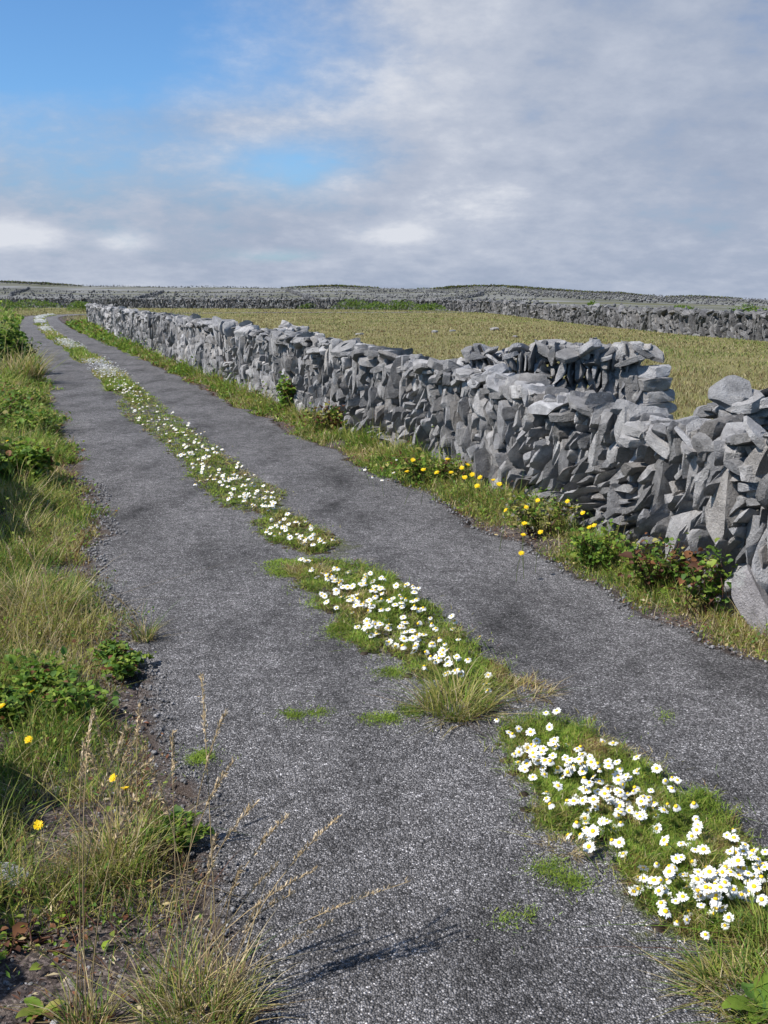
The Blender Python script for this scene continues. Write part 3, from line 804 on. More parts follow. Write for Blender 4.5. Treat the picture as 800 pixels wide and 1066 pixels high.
# field grass -----------------------------------------------------
def field(seed, n=240000):
    r = np.random.default_rng(seed); sp = Soup()
    az = r.uniform(-.46, .47, n); q = r.uniform(0, 1, n); q2 = r.uniform(0, 1, n)
    d = 6 * (135 / 6) ** q
    p = np.c_[d * np.sin(az), d * np.cos(az)]
    S, O = road_coords(p); wo = np.interp(S, SS, WO)
    ok = ((O > wo + .55) | (O < -HW - LEFTW - .5) | (S > s_of_y(62)) & (np.abs(O) > HW + .25)) & (d < far_r(az) - .35)
    ok &= ~((np.abs(p[:, 1] - (9.35 - (p[:, 0] - .72) * .316)) < .4) & (p[:, 0] < 2.8) & (p[:, 0] > .5))
    p, d = p[ok], d[ok]; n = len(p); z = gz(p)
    t = .6 * fbm(p * .13, seed + 1, 3) + .5 * fbm(p * np.array([.5, .9]), seed + 2, 2)
    near_wall = np.clip(1 - (far_r(np.arctan2(p[:, 0], p[:, 1])) - d) / 9, 0, 1)
    kind = t + .35 * near_wall + r.normal(0, .16, n) - .16
    cols = np.where((kind < -.06)[:, None], pick(r, n, (DRY, 3), (RUST, 1.8), (YEL, 1.2)), np.where((kind < .12)[:, None], pick(r, n, (DRY, 2), (YEL, 1.6), (GREEN, 1.2), (RUST, .4)), pick(r, n, (GREEN, 3), (YEL, 1.4))))
    cols = (cols * .85) * .6 + np.array([.15, .15, .06]) * .4
    h = (.075 + .04 * noise(p * .8, seed + 4)) * r.lognormal(0, .3, n); w = np.maximum(.004, d * .0008)
    blades(sp, np.c_[p, z - .01], h, w, r, cols, lean=.5, seg=2, droop=.5)
    o = sp.build('field_grass', STRAW); tag(o, 'tawny and green rough grass covering the walled field', 'grass', kind='stuff')
field(540)

# ------------------------------------------------------------------ road-middle plants
def feather_mat(root, cen, pts, n, r, hgt=.055, pal=((MOSSY, 3), (GREEN, 2), (YEL, .7)), name='foliage', dens_w=1.0, low=False):
    """fine feathery foliage: pts (k,2) sample points of the mat"""
    sp = Soup(); k = r.integers(0, len(pts), n); p = pts[k] + r.normal(0, 1, (n, 2)) * np.where(r.uniform(0, 1, n) < .15, .055, .018)[:, None]; d = np.hypot(p[:, 0], p[:, 1])
    z = r.uniform(0, 1, n) ** 1.3 * hgt * (.8 + .9 * noise(p * 9, 3)) * .7 + .014
    h = r.uniform(.3, 1.0, n) * hgt * .55; w = np.maximum(.0024, d * .0008)
    c = pick(r, n, *pal) * (1 + .25 * noise(p * 9, 71))[:, None]
    if not low:
        dead = (fbm(p * 8, 72, 2) + r.normal(0, .2, n)) > .22; c = np.where(dead[:, None], pick(r, n, (YEL, 2), (DRY, 1), (RUST, .7)), c)
    blades(sp, np.c_[p, z], h, w, r, c, lean=1.1, seg=2, droop=.6)
    return sp.build(name, LEAF, root, loc=cen)

def head_proto(kind, r, lod=0, old=0):
    """(petals mesh, disc mesh) of one flower head facing +z, radius 1"""
    sp = Soup(); n = 15 if kind == 'daisy' else 26
    if lod: n = 9
    rings = [(n, (1.0, .9, .72)[old], (-.06, -.35, -.75)[old])] if kind == 'daisy' else [(n, 1.0, .08), (n - 6, .7, .22)]
    for m, ra, up in rings:
        a = np.arange(m) / m * 2 * PI + r.uniform(0, 6) + r.normal(0, .07, m)
        ra = ra * r.uniform(.82, 1.05, m); up = up + r.normal(0, .09, m); ww = (.19 if kind == 'daisy' else .13) * (1.6 if lod else 1)
        c, s = np.cos(a), np.sin(a); V = []
        for (t, wt) in ((.18, .45), (.55, 1.0), (.9, .85), (1.0, .3)):
            x = ra * t; zz = up * t ** 2 + .05
            V.append(np.c_[c * x - s * ww * wt * .8, s * x + c * ww * wt * .8, zz]); V.append(np.c_[c * x + s * ww * wt * .8, s * x - c * ww * wt * .8, zz + .02])
        v = np.stack(V, 1); f = []
        for k in range(3): b = 2 * k; f += [(b, b + 1, b + 3), (b, b + 3, b + 2)]
        sp.add(v.reshape(-1, 3), (np.array(f)[None] + (np.arange(m) * 8)[:, None, None]).reshape(-1, 3), (1, 1, 1))
    pm = (np.concatenate(sp.v), np.concatenate(sp.f3))
    bv, bf = ICO[2 if not lod else 1]; rad, ht = (.34, .24) if kind == 'daisy' else (.26, .22)
    if kind == 'daisy': ht = r.uniform(.16, .34)
    v = bv * np.array([rad, rad, ht]) * (1 + r.uniform(-.05, .05, (len(bv), 1))); v[:, 2] = np.maximum(v[:, 2], -.05) + .06
    return pm, (v, bf)
PROT = {}
PROT['stem'] = []
for k in range(3):
    s_ = Soup(); tube(s_, [(0, 0, 0), (rng.normal(0, .004), rng.normal(0, .004), -.5), (rng.normal(0, .01), rng.normal(0, .01), -1.0)], .0013, .0017, np.array([.14, .2, .05]), 3)
    PROT['stem'].append(mesh('stem', s_.v[0], [s_.f3[0]], LEAF, {'tint': s_.c[0]}))
for kd in ('daisy', 'yellow'):
    for lod in (0, 1):
        for k in range(5):
            (pv, pf), (dv, df) = head_proto(kd, rng, lod, (0, 0, 0, 1, 2)[k] if kd == 'daisy' else 0)
            R_ = .0178 if kd == 'daisy' else .017
            PROT.setdefault((kd, lod), []).append((mesh('petals', pv * R_, [pf], PETAL if kd == 'daisy' else YPETAL, smooth=False), mesh('disc', dv * R_, [df], DISC, smooth=True)))

def bpoints(px_poly, n, r, z=0.0):
    poly = np.array(px_poly, float); lo, hi = poly.min(0), poly.max(0); o = []
    while len(o) < n:
        q = r.uniform(lo, hi, (n * 2, 2)); c = np.zeros(len(q), bool); j = len(poly) - 1
        for i in range(len(poly)):
            a, b = poly[i], poly[j]; cr = ((a[1] > q[:, 1]) != (b[1] > q[:, 1])) & (q[:, 0] < (b[0] - a[0]) * (q[:, 1] - a[1]) / (b[1] - a[1] + 1e-9) + a[0]); c ^= cr; j = i
        for x in q[c]: o.append(at(x[0], x[1], z)[:2])
    return np.array(o[:n])

def warp(p, seed, amp=.05): return p + amp * np.c_[noise(p * 6, seed), noise(p * 6, seed + 1)] + amp * .6 * np.c_[noise(p * 19, seed + 2), noise(p * 19, seed + 3)]

def soil_pad(root, cen, pts, seed):
    """thin crust of earth and moss under a plant: small flakes overlapping"""
    r = np.random.default_rng(seed); n = min(len(pts), 900); k = r.integers(0, len(pts), n); p = pts[k] + r.normal(0, .02, (n, 2))
    bv, bf = ICO[2 if n < 500 else 1]; sz = r.uniform(.012, .028, n)
    v = bv[None] * (1 + r.uniform(-.25, .25, (n, len(bv), 1))) * np.stack([sz, sz, sz * .35], 1)[:, None] + np.c_[p, np.full(n, .016)][:, None]
    sp = Soup(); c = np.repeat(pick(r, n, ([(.07, .05, .035), (.10, .075, .04), (.09, .10, .03)], 1)), len(bv), 0)
    sp.add(v.reshape(-1, 3), (bf[None] + (np.arange(n) * len(bv))[:, None, None]).reshape(-1, 3), c)
    return sp.build('soil', LEAF, root, loc=cen)

def head(root, cen, p, h, kd, r, lod, scale=1.0, stem_soup=None, tiltmax=.5):
    me_p, me_d = PROT[(kd, lod)][r.integers(0, 5)]
    top = np.array([p[0], p[1], h]); 
    a = r.uniform(0, 6.3); tl = abs(r.normal(0, tiltmax))
    # heads lean a little towards the light
    nrm = Vector((math.cos(a) * math.sin(tl) - .22, math.sin(a) * math.sin(tl) - .30, math.cos(tl))).normalized()
    o = link('flower_head', me_p, root); o.location = top - cen
    o.rotation_mode = 'QUATERNION'; o.rotation_quaternion = nrm.to_track_quat('Z', 'Y') ; o.scale = (scale,) * 3
    d = link('disc', me_d, o)
    if kd == 'daisy':
        sm = link('stem', PROT['stem'][r.integers(0, 3)], o); sm.scale = (1, 1, h / scale * 1.02)
    elif stem_soup is not None:
        b = np.array([p[0] + r.normal(0, .02), p[1] + r.normal(0, .02), .01]); mid = (b + top) / 2 + np.r_[r.normal(0, .008, 2), 0]
        tube(stem_soup, np.array([b, mid, top - np.array(nrm) * .002]) - cen, .0016, .0012, np.array([.12, .17, .04]), 3)
    return o

STEM = None
def daisy_plant(poly, groups, nfol, seed, label, lod=0, hgt=.055, hf=.09, more=1.3, soil=True):
    """groups: (px, py, n, sx, sy) clusters of heads in photo pixels"""
    r = np.random.default_rng(seed); P = warp(bpoints(poly, 3000, r), seed, .05); cen = np.r_[P.mean(0), 0.0]
    root = empty('daisy_plant', cen); tag(root, label, 'daisies', 'daisy plants along the middle of the road')
    if soil: soil_pad(root, cen, P, seed + 1)
    feather_mat(root, cen, P, nfol, r, hgt)
    st = Soup(); tot = 0; more = min(more, 99 / sum(g_[2] for g_ in groups))
    for (px, py, n, sx, sy) in groups:
        for _ in range(int(round(n * more))):
            
            for _t in range(6):
                q = (px + r.normal(0, sx * 1.35), py + r.normal(0, sy * 1.5)); h = hf * r.uniform(.4, 1.2); p = at(q[0], q[1], h)
                if ((P - p[:2]) ** 2).sum(1).min() < .03 ** 2: break
            o = head(root, cen, p, h, 'daisy', r, lod, r.uniform(.68, 1.15) * (1.12 if cen[1] > 3.6 else 1), st); tot += 1
    return root

daisy_plant([(522, 760), (560, 752), (640, 782), (700, 828), (690, 872), (590, 880), (560, 840), (524, 800)],
            [(548, 790, 20, 13, 11), (553, 757, 5, 20, 8), (600, 795, 9, 9, 8), (592, 776, 5, 8, 5), (628, 772, 2, 6, 3), (655, 803, 9, 14, 6), (690, 822, 6, 9, 6), (640, 838, 16, 22, 11), (604, 834, 3, 5, 10), (614, 872, 5, 10, 6), (665, 850, 9, 16, 10), (636, 882, 3, 12, 6)], 26000, 600,
            'daisy mat in the road middle beyond the nearest one, bordering the bare gap')
daisy_plant([(640, 870), (720, 830), (770, 880), (800, 915), (815, 990), (745, 985), (700, 968), (655, 925)],
            [(735, 900, 26, 20, 13), (752, 925, 16, 16, 10), (698, 930, 9, 14, 8), (735, 950, 7, 14, 9), (780, 888, 5, 10, 5), (715, 870, 6, 18, 8), (785, 925, 5, 8, 9), (697, 960, 3, 8, 4), (733, 975, 1, 2, 2), (668, 925, 3, 5, 4), (675, 900, 5, 14, 8)], 30000, 610,
            'nearest daisy mat in the road middle at the lower right')
daisy_plant([(715, 885), (760, 880), (806, 905), (812, 975), (745, 968), (700, 925)],
            [(738, 905, 13, 20, 12), (755, 925, 13, 18, 11), (722, 940, 6, 16, 8), (785, 918, 6, 9, 10), (705, 905, 5, 12, 9)], 2500, 612,
            'thickest white cluster of daisies in the right half of the nearest mat', soil=False, hf=.12)
daisy_plant([(535, 765), (600, 775), (690, 822), (690, 860), (600, 860), (550, 810)],
            [(640, 838, 22, 24, 10), (600, 805, 12, 18, 8), (552, 785, 14, 13, 9), (670, 855, 10, 14, 8), (615, 870, 6, 10, 5)], 2000, 614,
            'taller daisies rising through the middle of the second nearest mat', soil=False, hf=.12)
daisy_plant([(352, 640), (400, 612), (460, 642), (486, 680), (540, 715), (500, 735), (440, 708), (388, 680), (355, 662)],
            [(440, 640, 16, 18, 8), (410, 650, 16, 16, 8), (448, 668, 16, 14, 7), (400, 632, 8, 14, 5), (467, 684, 8, 10, 5), (452, 697, 5, 8, 4), (380, 652, 6, 9, 6), (510, 716, 4, 8, 6), (480, 700, 4, 10, 5), (425, 668, 6, 14, 6)], 17000, 620,
            'daisy mat in the road middle behind the yellow grass tuft')
daisy_plant([(300, 594), (345, 585), (400, 598), (440, 632), (400, 650), (345, 640), (318, 620)],
            [(360, 610, 16, 16, 7), (392, 618, 12, 14, 6), (345, 598, 6, 10, 4), (405, 606, 8, 12, 4), (370, 628, 10, 18, 5), (336, 612, 5, 8, 5), (428, 628, 6, 8, 5)], 11000, 630,
            'daisy mat beside the bright moss tongues at middle of the road')
daisy_plant([(270, 545), (300, 535), (345, 565), (350, 582), (305, 575), (272, 560)],
            [(300, 552, 16, 14, 6), (322, 563, 9, 10, 5), (288, 546, 5, 7, 4), (335, 573, 3, 6, 4), (324, 584, 5, 6, 3)], 6000, 640, 'small daisy mat between the two largest stretches of daisies', 1)
daisy_plant([(195, 480), (235, 478), (292, 518), (288, 545), (236, 530), (198, 500)],
            [(245, 508, 22, 16, 8), (268, 522, 18, 12, 5), (222, 492, 16, 12, 6), (255, 492, 8, 10, 5), (285, 524, 6, 6, 4)], 7000, 650, 'daisy mat where the strip widens left of the bramble on the wall', 1, hf=.11)
daisy_plant([(125, 420), (155, 412), (200, 450), (235, 480), (200, 490), (165, 458), (130, 436)],
            [(165, 436, 24, 13, 6), (190, 456, 26, 12, 7), (212, 474, 24, 12, 6), (145, 424, 10, 9, 4), (205, 486, 12, 10, 5)], 8000, 660, 'dense white daisy mat halfway along the strip', 1, hf=.11)
daisy_plant([(105, 390), (128, 392), (160, 416), (140, 424), (112, 405)],
            [(124, 402, 40, 9, 4), (140, 410, 16, 8, 3)], 4500, 670, 'compact bright clump of daisies before the far bend', 1, hf=.12)

# far part of the strip: grass with too many daisies to tell apart
def far_strip(seed):
    r = np.random.default_rng(seed); n = 24000; sp = Soup(); s0, s1 = s_of_y(17), s_of_y(84)
    s = s0 + (s1 - s0) * r.uniform(0, 1, n) ** 1.8; wd = .30 + .08 * noise(np.c_[s * .7, s * 0, s * 0], 5)
    o = np.clip(r.normal(0, .5, n), -1, 1) * wd + .05 * noise(np.c_[s * .3, s * 0, s * 0], 8)
    p = road_pt(s, o); d = np.hypot(p[:, 0], p[:, 1]); keep = noise(np.c_[s * .55, o], 6) > -.55; p, d, s = p[keep], d[keep], s[keep]; n = len(p)
    t = noise(p * .6, 12) + r.normal(0, .3, n)
    cols = np.where((t > 0)[:, None], pick(r, n, (GREEN, 2), (MOSSY, 1), (YEL, 1)), pick(r, n, (DRY, 1), (YEL, 1.5), (GREEN, .7)))
    blades(sp, np.c_[p, ground_z(p) + .012], .075 * r.lognormal(0, .3, n), np.maximum(.005, d * .0011), r, cols, lean=.8, seg=2, droop=.6)
    o_ = sp.build('grass', LEAF); tag(o_, 'narrow ribbon of grass down the road middle towards the bend', 'grass', kind='stuff')
    fl = Soup(); ye = Soup(); m = 3400; s = s0 + (s1 - s0) * r.uniform(0, 1, m) ** 1.5; o = np.clip(r.normal(0, .45, m), -1, 1) * .34
    keep = noise(np.c_[s * .33, s * 0], 61) + r.normal(0, .2, m) > -.12; s, o = s[keep], o[keep]; p = road_pt(s, o); m = len(p); d = np.hypot(p[:, 0], p[:, 1])
    a = np.arange(6) / 6 * 2 * PI; ring = np.c_[np.cos(a), np.sin(a), a * 0]
    rad = np.maximum(.02, d * .0007); tilt = r.normal(0, .35, (m, 2)); cz = ground_z(p) + r.uniform(.07, .14, m)
    v = ring[None] * rad[:, None, None]; v[:, :, 2] = v[:, :, 0] * tilt[:, :1] + v[:, :, 1] * (tilt[:, 1:] - .4)
    v = v + np.c_[p, cz][:, None]; top = np.c_[p, cz + rad * .3][:, None]; v = np.concatenate([v, top], 1)
    f = np.array([(i, (i + 1) % 6, 6) for i in range(6)]); F = (f[None] + (np.arange(m) * 7)[:, None, None]).reshape(-1, 3)
    fl.add(v.reshape(-1, 3), F, (1, 1, 1)); o_ = fl.build('wildflowers', PETAL); tag(o_, 'white daisies merging into a pale line towards the bend', 'daisies', kind='stuff')
far_strip(680)

# grass tufts and moss patches in and beside the strip -------------
def tuft(px, py, rad, n, h, seed, label, pal, name='grass_tuft', cat='grass tuft', group='grass tufts on the road', lean=.8, w=.004, stalks=0, sh=.5, soil=False, basez=0.0):
    r = np.random.default_rng(seed); c = at(px, py); root = empty(name, c); tag(root, label, cat, group)
    a = r.uniform(0, 6.3, n); q = np.sqrt(r.uniform(0, 1, n)) * rad * .95; p = np.c_[np.cos(a) * q, np.sin(a) * q * .9]; p += rad * .25 * np.c_[noise(p * 12, seed), noise(p * 12, seed + 1)]; a = a + r.normal(0, .9, n)
    cols = pick(r, n, *pal); sp = Soup()
    # lean outwards
    hh = h * r.lognormal(0, .3, n); az = a
    blades(sp, np.c_[p, np.full(n, .008 + basez)], hh, np.maximum(w, np.hypot(*c[:2]) * .0009), r, cols, lean=lean, seg=4, droop=.8, az=az)
    # dead thatch round the foot
    m = n // 3; a2 = r.uniform(0, 6.3, m); q2 = rad * np.sqrt(r.uniform(.05, 1.0, m)); p2 = np.c_[np.cos(a2) * q2, np.sin(a2) * q2]
    blades(sp, np.c_[p2, np.full(m, .014)], h * .35 * r.lognormal(0, .4, m), w, r, pick(r, m, (DRY, 2), (RUST, .6)), lean=1.8, seg=3, droop=1.0, az=a2)
    sp.build('blades', LEAF, root)
    for k in range(stalks):
        a1 = r.uniform(0, 6.3); L_ = sh * r.uniform(.65, 1.15); le = abs(r.normal(0, .22)); b = np.array([math.cos(a1), math.sin(a1), 0]) * rad * .3 * r.uniform(0, 1)
        stalk(root, b, a1, L_, le, r)
    return root
def stalk(root, b, a, L_, le, r, bend=.25, hl=None):
    d = np.array([math.cos(a), math.sin(a), 0.]); T = np.linspace(0, 1, 9)
    pts = np.array([b + d * L_ * (le * t + bend * .5 * t ** 3) + np.array([0, 0, 1.]) * L_ * (t * math.sqrt(max(.2, 1 - le * le)) - bend * .25 * t ** 4) for t in T])
    sp = Soup(); col = np.array([.44, .34, .19]) * r.uniform(.75, 1.2); tube(sp, pts, .0014, .0008, col, 3)
    o = sp.build('stalk', STRAW, root); hl = hl or L_ * .2; tip = pts[-1]; dr = (pts[-1] - pts[-2]) / np.linalg.norm(pts[-1] - pts[-2])
    n = 46; t = r.uniform(0, 1, n); c0 = tip[None] + dr[None] * (t * hl)[:, None] - dr * .02; c0[:, 2] -= .18 * hl * t ** 2
    hs = Soup(); leaves(hs, c0 + r.normal(0, .0015, (n, 3)), .013 * (1 - .5 * t) * r.uniform(.7, 1.3, n), .0035, r, pick(r, n, ([(.46, .36, .21), (.36, .27, .15), (.54, .45, .3)], 1)), up=.9, az=np.full(n, a) + r.normal(0, .9, n))
    hs.build('seed_head', STRAW, o)

tuft(478, 742, .15, 700, .12, 700, 'yellowish grass tuft at the front end of the long daisy strip', ((YEL, 3), (GREEN, 2), (DRY, 1.2)), lean=.7)
tuft(785, 1040, .13, 1100, .06, 701, 'dense green and straw grass tuft at the lower right corner', ((GREEN, 3), (YEL, 2), (DRY, 1.2)), lean=1.1)
tuft(812, 990, .12, 700, .08, 702, 'grass tuft at the right picture edge against the nearest daisies', ((GREEN, 3), (YEL, 2), (RUST, .8)), lean=1.1)
tuft(545, 722, .12, 350, .045, 703, 'flat straw and red tuft right of the yellow tuft', ((DRY, 2), (RUST, 1), (YEL, 1)), lean=1.4)
tuft(325, 600, .13, 450, .06, 704, 'low straw tuft between the bright moss tongues', ((DRY, 2), (YEL, 2), (RUST, .5)), lean=1.2)
tuft(590, 888, .07, 320, .03, 705, 'small straw patch left of the daisies at lower right', ((DRY, 3), (YEL, 1)), lean=1.6)
def moss(px, py, rx, ry, n, seed, label, h=.022, pal=((MOSSY, 4), (GREEN, 1))):
    r = np.random.default_rng(seed); a = r.uniform(0, 6.3, 1200); q = np.sqrt(r.uniform(0, 1, 1200)); pts = np.array([at(px + math.cos(i) * j * rx, py + math.sin(i) * j * ry)[:2] for i, j in zip(a, q)])
    pts = warp(pts, seed, .03); cen = np.r_[pts.mean(0), 0]; root = empty('moss_patch', cen); tag(root, label, 'moss', 'moss patches on the asphalt')
    feather_mat(root, cen, pts, n, r, h, pal, name='moss', low=True)
for k, a in enumerate([
    (300, 595, 24, 10, 4500, 'bright moss tongue reaching left over the asphalt, farther one'), (346, 632, 24, 8, 4500, 'bright moss tongue left of the daisies, middle one'),
    (357, 661, 18, 7, 3500, 'bright moss tongue left of the daisies, nearest one'), (402, 706, 14, 4, 1000, 'thin moss smear beside the yellow tuft'),
    (396, 754, 20, 5, 1100, 'olive moss smear in front of the yellow tuft'), (430, 745, 12, 5, 900, 'moss patch touching the yellow tuft'),
    (308, 745, 12, 3, 500, 'faint moss line left on the open asphalt'), (333, 746, 7, 3, 450, 'tiny moss dot left of the yellow tuft'),
    (600, 930, 13, 6, 900, 'olive moss patch left of the nearest daisies'), (563, 907, 11, 7, 800, 'olive moss patch below the straw patch'),
    (578, 755, 14, 5, 900, 'green moss at the top of the bare gap'), (528, 965, 5, 4, 160, 'speck of moss on the asphalt at lower right'), (551, 962, 5, 3, 120, 'second speck of moss on the asphalt at lower right'),
    (208, 793, 10, 5, 900, 'small green cushion on the left of the road'), (690, 748, 6, 3, 120, 'speck of moss on the right lane'),
    (690, 715, 60, 3, 0, '')]):
    if a[4]: moss(*a[:5], 720 + k, a[5])

# ------------------------------------------------------------------ yellow flowers
def yellow_flower(px, py, h, seed, label, group, sc=1.0):
    r = np.random.default_rng(seed); p = at(px, py, h); base = np.array([p[0] + r.normal(0, .03), p[1] + r.normal(0, .03), .0])
    root = empty('yellow_flower', base); tag(root, label, 'flower', group)
    st = Soup(); top = p - base; mid = top * .55 + np.r_[r.normal(0, .02, 2), .0]
    tube(st, np.array([[0, 0, 0], mid, top]), .0018, .0013, np.array([.13, .17, .05]), 4); st.build('stem', LEAF, root)
    me_p, me_d = PROT[('yellow', 0)][r.integers(0, 5)]; nrm = Vector((r.normal(-.25, .3), r.normal(-.4, .3), 1)).normalized()
    o = link('flower_head', me_p, root); o.location = top; o.rotation_mode = 'QUATERNION'; o.rotation_quaternion = nrm.to_track_quat('Z', 'Y'); o.scale = (sc,) * 3; link('disc', me_d, o)
RY = [(430, 479), (424, 491), (441, 489), (455, 492), (466, 478), (481, 487), (470, 492), (487, 484), (492, 494), (500, 497), (514, 500), (484, 497), (520, 504), (497, 506),
      (546, 545), (548, 528), (543, 576), (560, 521), (591, 522), (595, 529), (607, 534), (614, 549), (619, 547), (545, 557), (527, 531), (563, 554)]
for k, (x, y) in enumerate(RY):
    g = 'farther group beside the wall' if y < 510 else 'nearer group beside the wall'
    lab = 'yellow hawkbit flower on a thin stem in the %s' % g
    if y > 530:
        lab = {576: 'lowest yellow flower, by itself at the road edge', 549: 'yellow flower at the right end of the nearer group'}.get(y, lab)
    yellow_flower(x, y, .27 if y < 565 else .18, 800 + k, lab, 'yellow flowers in the ' + g, 1.25 if y < 510 else 1.05)
LY = [(33, 721, 'yellow flower near the left picture edge, upper one'), (30, 770, 'yellow flower near the left picture edge below the upper one'), (118, 810, 'left flower of the yellow pair among the dry stalks'),
      (131, 821, 'right flower of the yellow pair among the dry stalks'), (40, 859, 'lowest yellow flower on the left verge'), (8, 459, 'orange yellow flower on top of the left bramble'), (2, 735, 'yellow flower half cut by the left picture edge')]
for k, (x, y, lab) in enumerate(LY): yellow_flower(x, y, .20 if y > 600 else .5, 850 + k, lab, 'yellow flowers on the left verge', .85)
# small white daisies along the right verge
wd = [(404, 482), (413, 478), (380, 489), (398, 500), (410, 492), (388, 496)]
r = np.random.default_rng(860); cen = at(398, 492); root = empty('daisy_plant', cen); tag(root, 'loose white daisies at the foot of the wall before the yellow flowers', 'daisies')
st = Soup()
for x, y in wd: head(root, cen, at(x, y, .15), .15, 'daisy', r, 1, .9, st)

# ------------------------------------------------------------------ dry grass tussocks at lower left
def tussock(px, py, rad, n, h, seed, label, stalks):
    root = tuft(px, py, rad, n, h, seed, label, ((GREEN, 2), (YEL, 1.6), (DRY, 2.6)), 'grass_tussock', 'grass tussock', 'tall dry grass tussocks', lean=.42, w=.0032)
    r = np.random.default_rng(seed + 1); c = np.array(root.location[:])
    for (tx, ty, dz) in stalks:
        # the tip stands above the ground about as far away as the foot
        f = r.uniform(.0, .6) * rad; a = r.uniform(0, 6.3); b = np.array([math.cos(a) * f, math.sin(a) * f, 0])
        dist = c[1] + dz; k = (533 - ty) / FPX; dy = math.cos(PITCH) + k * math.sin(PITCH); dzz = -math.sin(PITCH) + k * math.cos(PITCH); tt = dist / dy
        tip = np.array([(tx - 400) / FPX * tt, dist, EYE + dzz * tt]) - c
        v = tip - b; hd = np.hypot(v[0], v[1]); L_ = v[2]
        T = np.linspace(0, 1, 10)[:, None]; q = np.array([[v[0], v[1], 0]]); 
        pts = b + q * (T * .35 + T ** 2.2 * .65) + np.array([[0, 0, L_]]) * (T * 1.25 - T ** 2.6 * .25)
        sp = Soup(); tube(sp, pts, .0016, .0009, np.array([.46, .35, .19]) * r.uniform(.75, 1.2), 3); o = sp.build('stalk', STRAW, root)
        hs = Soup(); m = 70; t = r.uniform(0, 1, m); i = t * 2.2; base = np.array([np.interp(9 - i_, np.arange(10), pts[:, j]) for i_ in i for j in range(3)]).reshape(m, 3)
        leaves(hs, base + r.normal(0, .0018, (m, 3)), .014 * r.uniform(.6, 1.3, m), .0036, r, pick(r, m, ([(.48, .37, .22), (.36, .27, .15), (.56, .46, .32)], 1)), up=.9, az=np.full(m, math.atan2(v[1], v[0])) + r.normal(0, .8, m))
        hs.build('seed_head', STRAW, o)
tussock(205, 1062, .14, 420, .13, 900, 'big dry grass tussock at the bottom edge with long seed stalks over the road',
        [(210, 702, .1), (235, 742, .05), (352, 852, .15), (425, 918, .2), (300, 850, .1), (268, 835, .05), (245, 790, .0), (330, 905, .2), (180, 760, .0), (270, 940, .1), (160, 800, 0), (290, 900, .1), (305, 930, .12), (225, 870, .05), (345, 960, .15), (250, 905, .05)])
tussock(118, 905, .12, 420, .14, 910, 'upright straw tussock left of the road among yellow flowers',
        [(97, 740, 0), (92, 780, .05), (145, 735, .1), (140, 770, 0), (160, 790, .05), (110, 770, 0), (165, 830, .1)])
tussock(90, 1075, .06, 140, .10, 920, 'sparse stalks at the bottom left corner', [(88, 770, .05), (96, 742, .05), (132, 760, .1), (140, 830, .1), (30, 985, -.1)])
tussock(40, 640, .22, 520, .2, 930, 'pale dry grass tussock on the left verge above the first yellow flower', [(60, 560, 0), (20, 560, 0), (45, 590, 0), (72, 600, 0), (8, 570, 0), (30, 575, 0)])
tussock(150, 668, .05, 110, .12, 940, 'little tuft with stalks bending over the road edge', [(135, 650, .0), (160, 690, -.1), (118, 620, .0)])
tussock(15, 400, .5, 900, .55, 950, 'pale tall grass tussock at the far left verge', [(5, 350, 0), (20, 352, 0), (30, 365, 0)])

# ------------------------------------------------------------------ brambles, shrubs, docks
def bush(cen, rx, ry, rz, nl, seed, label, name='bramble', cat='bramble', ll=.05, pal=((GREEN, 3), (RUST, .3)), stems=14, group='brambles beside the walls', six=True, z0=0.0):
    r = np.random.default_rng(seed); cen = np.array([cen[0], cen[1], float(ground_z(np.array([cen[:2]]))[0])]); root = empty(name, cen); tag(root, label, cat, group)
    st = Soup(); nodes = []
    for k in range(stems):
        a = r.uniform(0, 6.3); e = np.array([math.cos(a) * rx, math.sin(a) * ry, 0]) * r.uniform(.3, 1.0); hgt = rz * r.uniform(.5, 1.05)
        T = np.linspace(0, 1, 9)[:, None]; b = e * r.uniform(0, .5); pts = b + (e - b) * T + np.array([[0, 0, 1.]]) * hgt * np.sin(T * r.uniform(1.6, 2.6)) + r.normal(0, .015, (9, 3))
        pts[:, 2] = np.maximum(pts[:, 2], .01); tube(st, pts, .004, .0018, np.array([.15, .07, .05]) * r.uniform(.7, 1.3), 3); nodes.append(pts[2:])
    st.build('stems', LEAF, root)
    nd = np.concatenate(nodes); n = nl; p = nd[r.integers(0, len(nd), n)] + r.normal(0, 1, (n, 3)) * np.array([rx, ry, rz]) * .13; p[:, 2] = np.maximum(p[:, 2], .015) + z0
    sp = Soup(); c = pick(r, n, *pal); l = ll * r.lognormal(0, .28, n); leaves(sp, p, l, l * .72, r, c, up=.1, six=six); sp.build('leaves', LEAF, root)
    return root
def g(px, py): return at(px, py)
bush(g(688, 615), .34, .16, .28, 420, 1000, 'bramble trailing over the foot of the wall at right', ll=.035, pal=((GREEN, 2), (RUST, 1), (YEL, .5)), stems=22)
bush(g(735, 640), .22, .14, .3, 260, 1001, 'bramble in the shade under the leaning slab', ll=.035, pal=((GREEN, 3), (RUST, .6)), stems=14)
bush(g(300, 432), .18, .14, .5, 230, 1002, 'dark ivy bramble climbing the wall left of centre', ll=.06, pal=((GREEN, 3), (RUST, .3)), stems=14)
bush(g(345, 452), .5, .18, .3, 500, 1003, 'low red stemmed bramble at the wall foot in the middle', ll=.045, pal=((GREEN, 1.5), (RUST, 1.5), (YEL, 1)), stems=20)
bush(g(560, 560), .35, .16, .26, 420, 1004, 'grey green herb clump among the nearer yellow flowers', 'herb', 'herb', ll=.03, pal=((GREEN, 2), (YEL, 1), ([(.2, .19, .15)], 1)), stems=16)
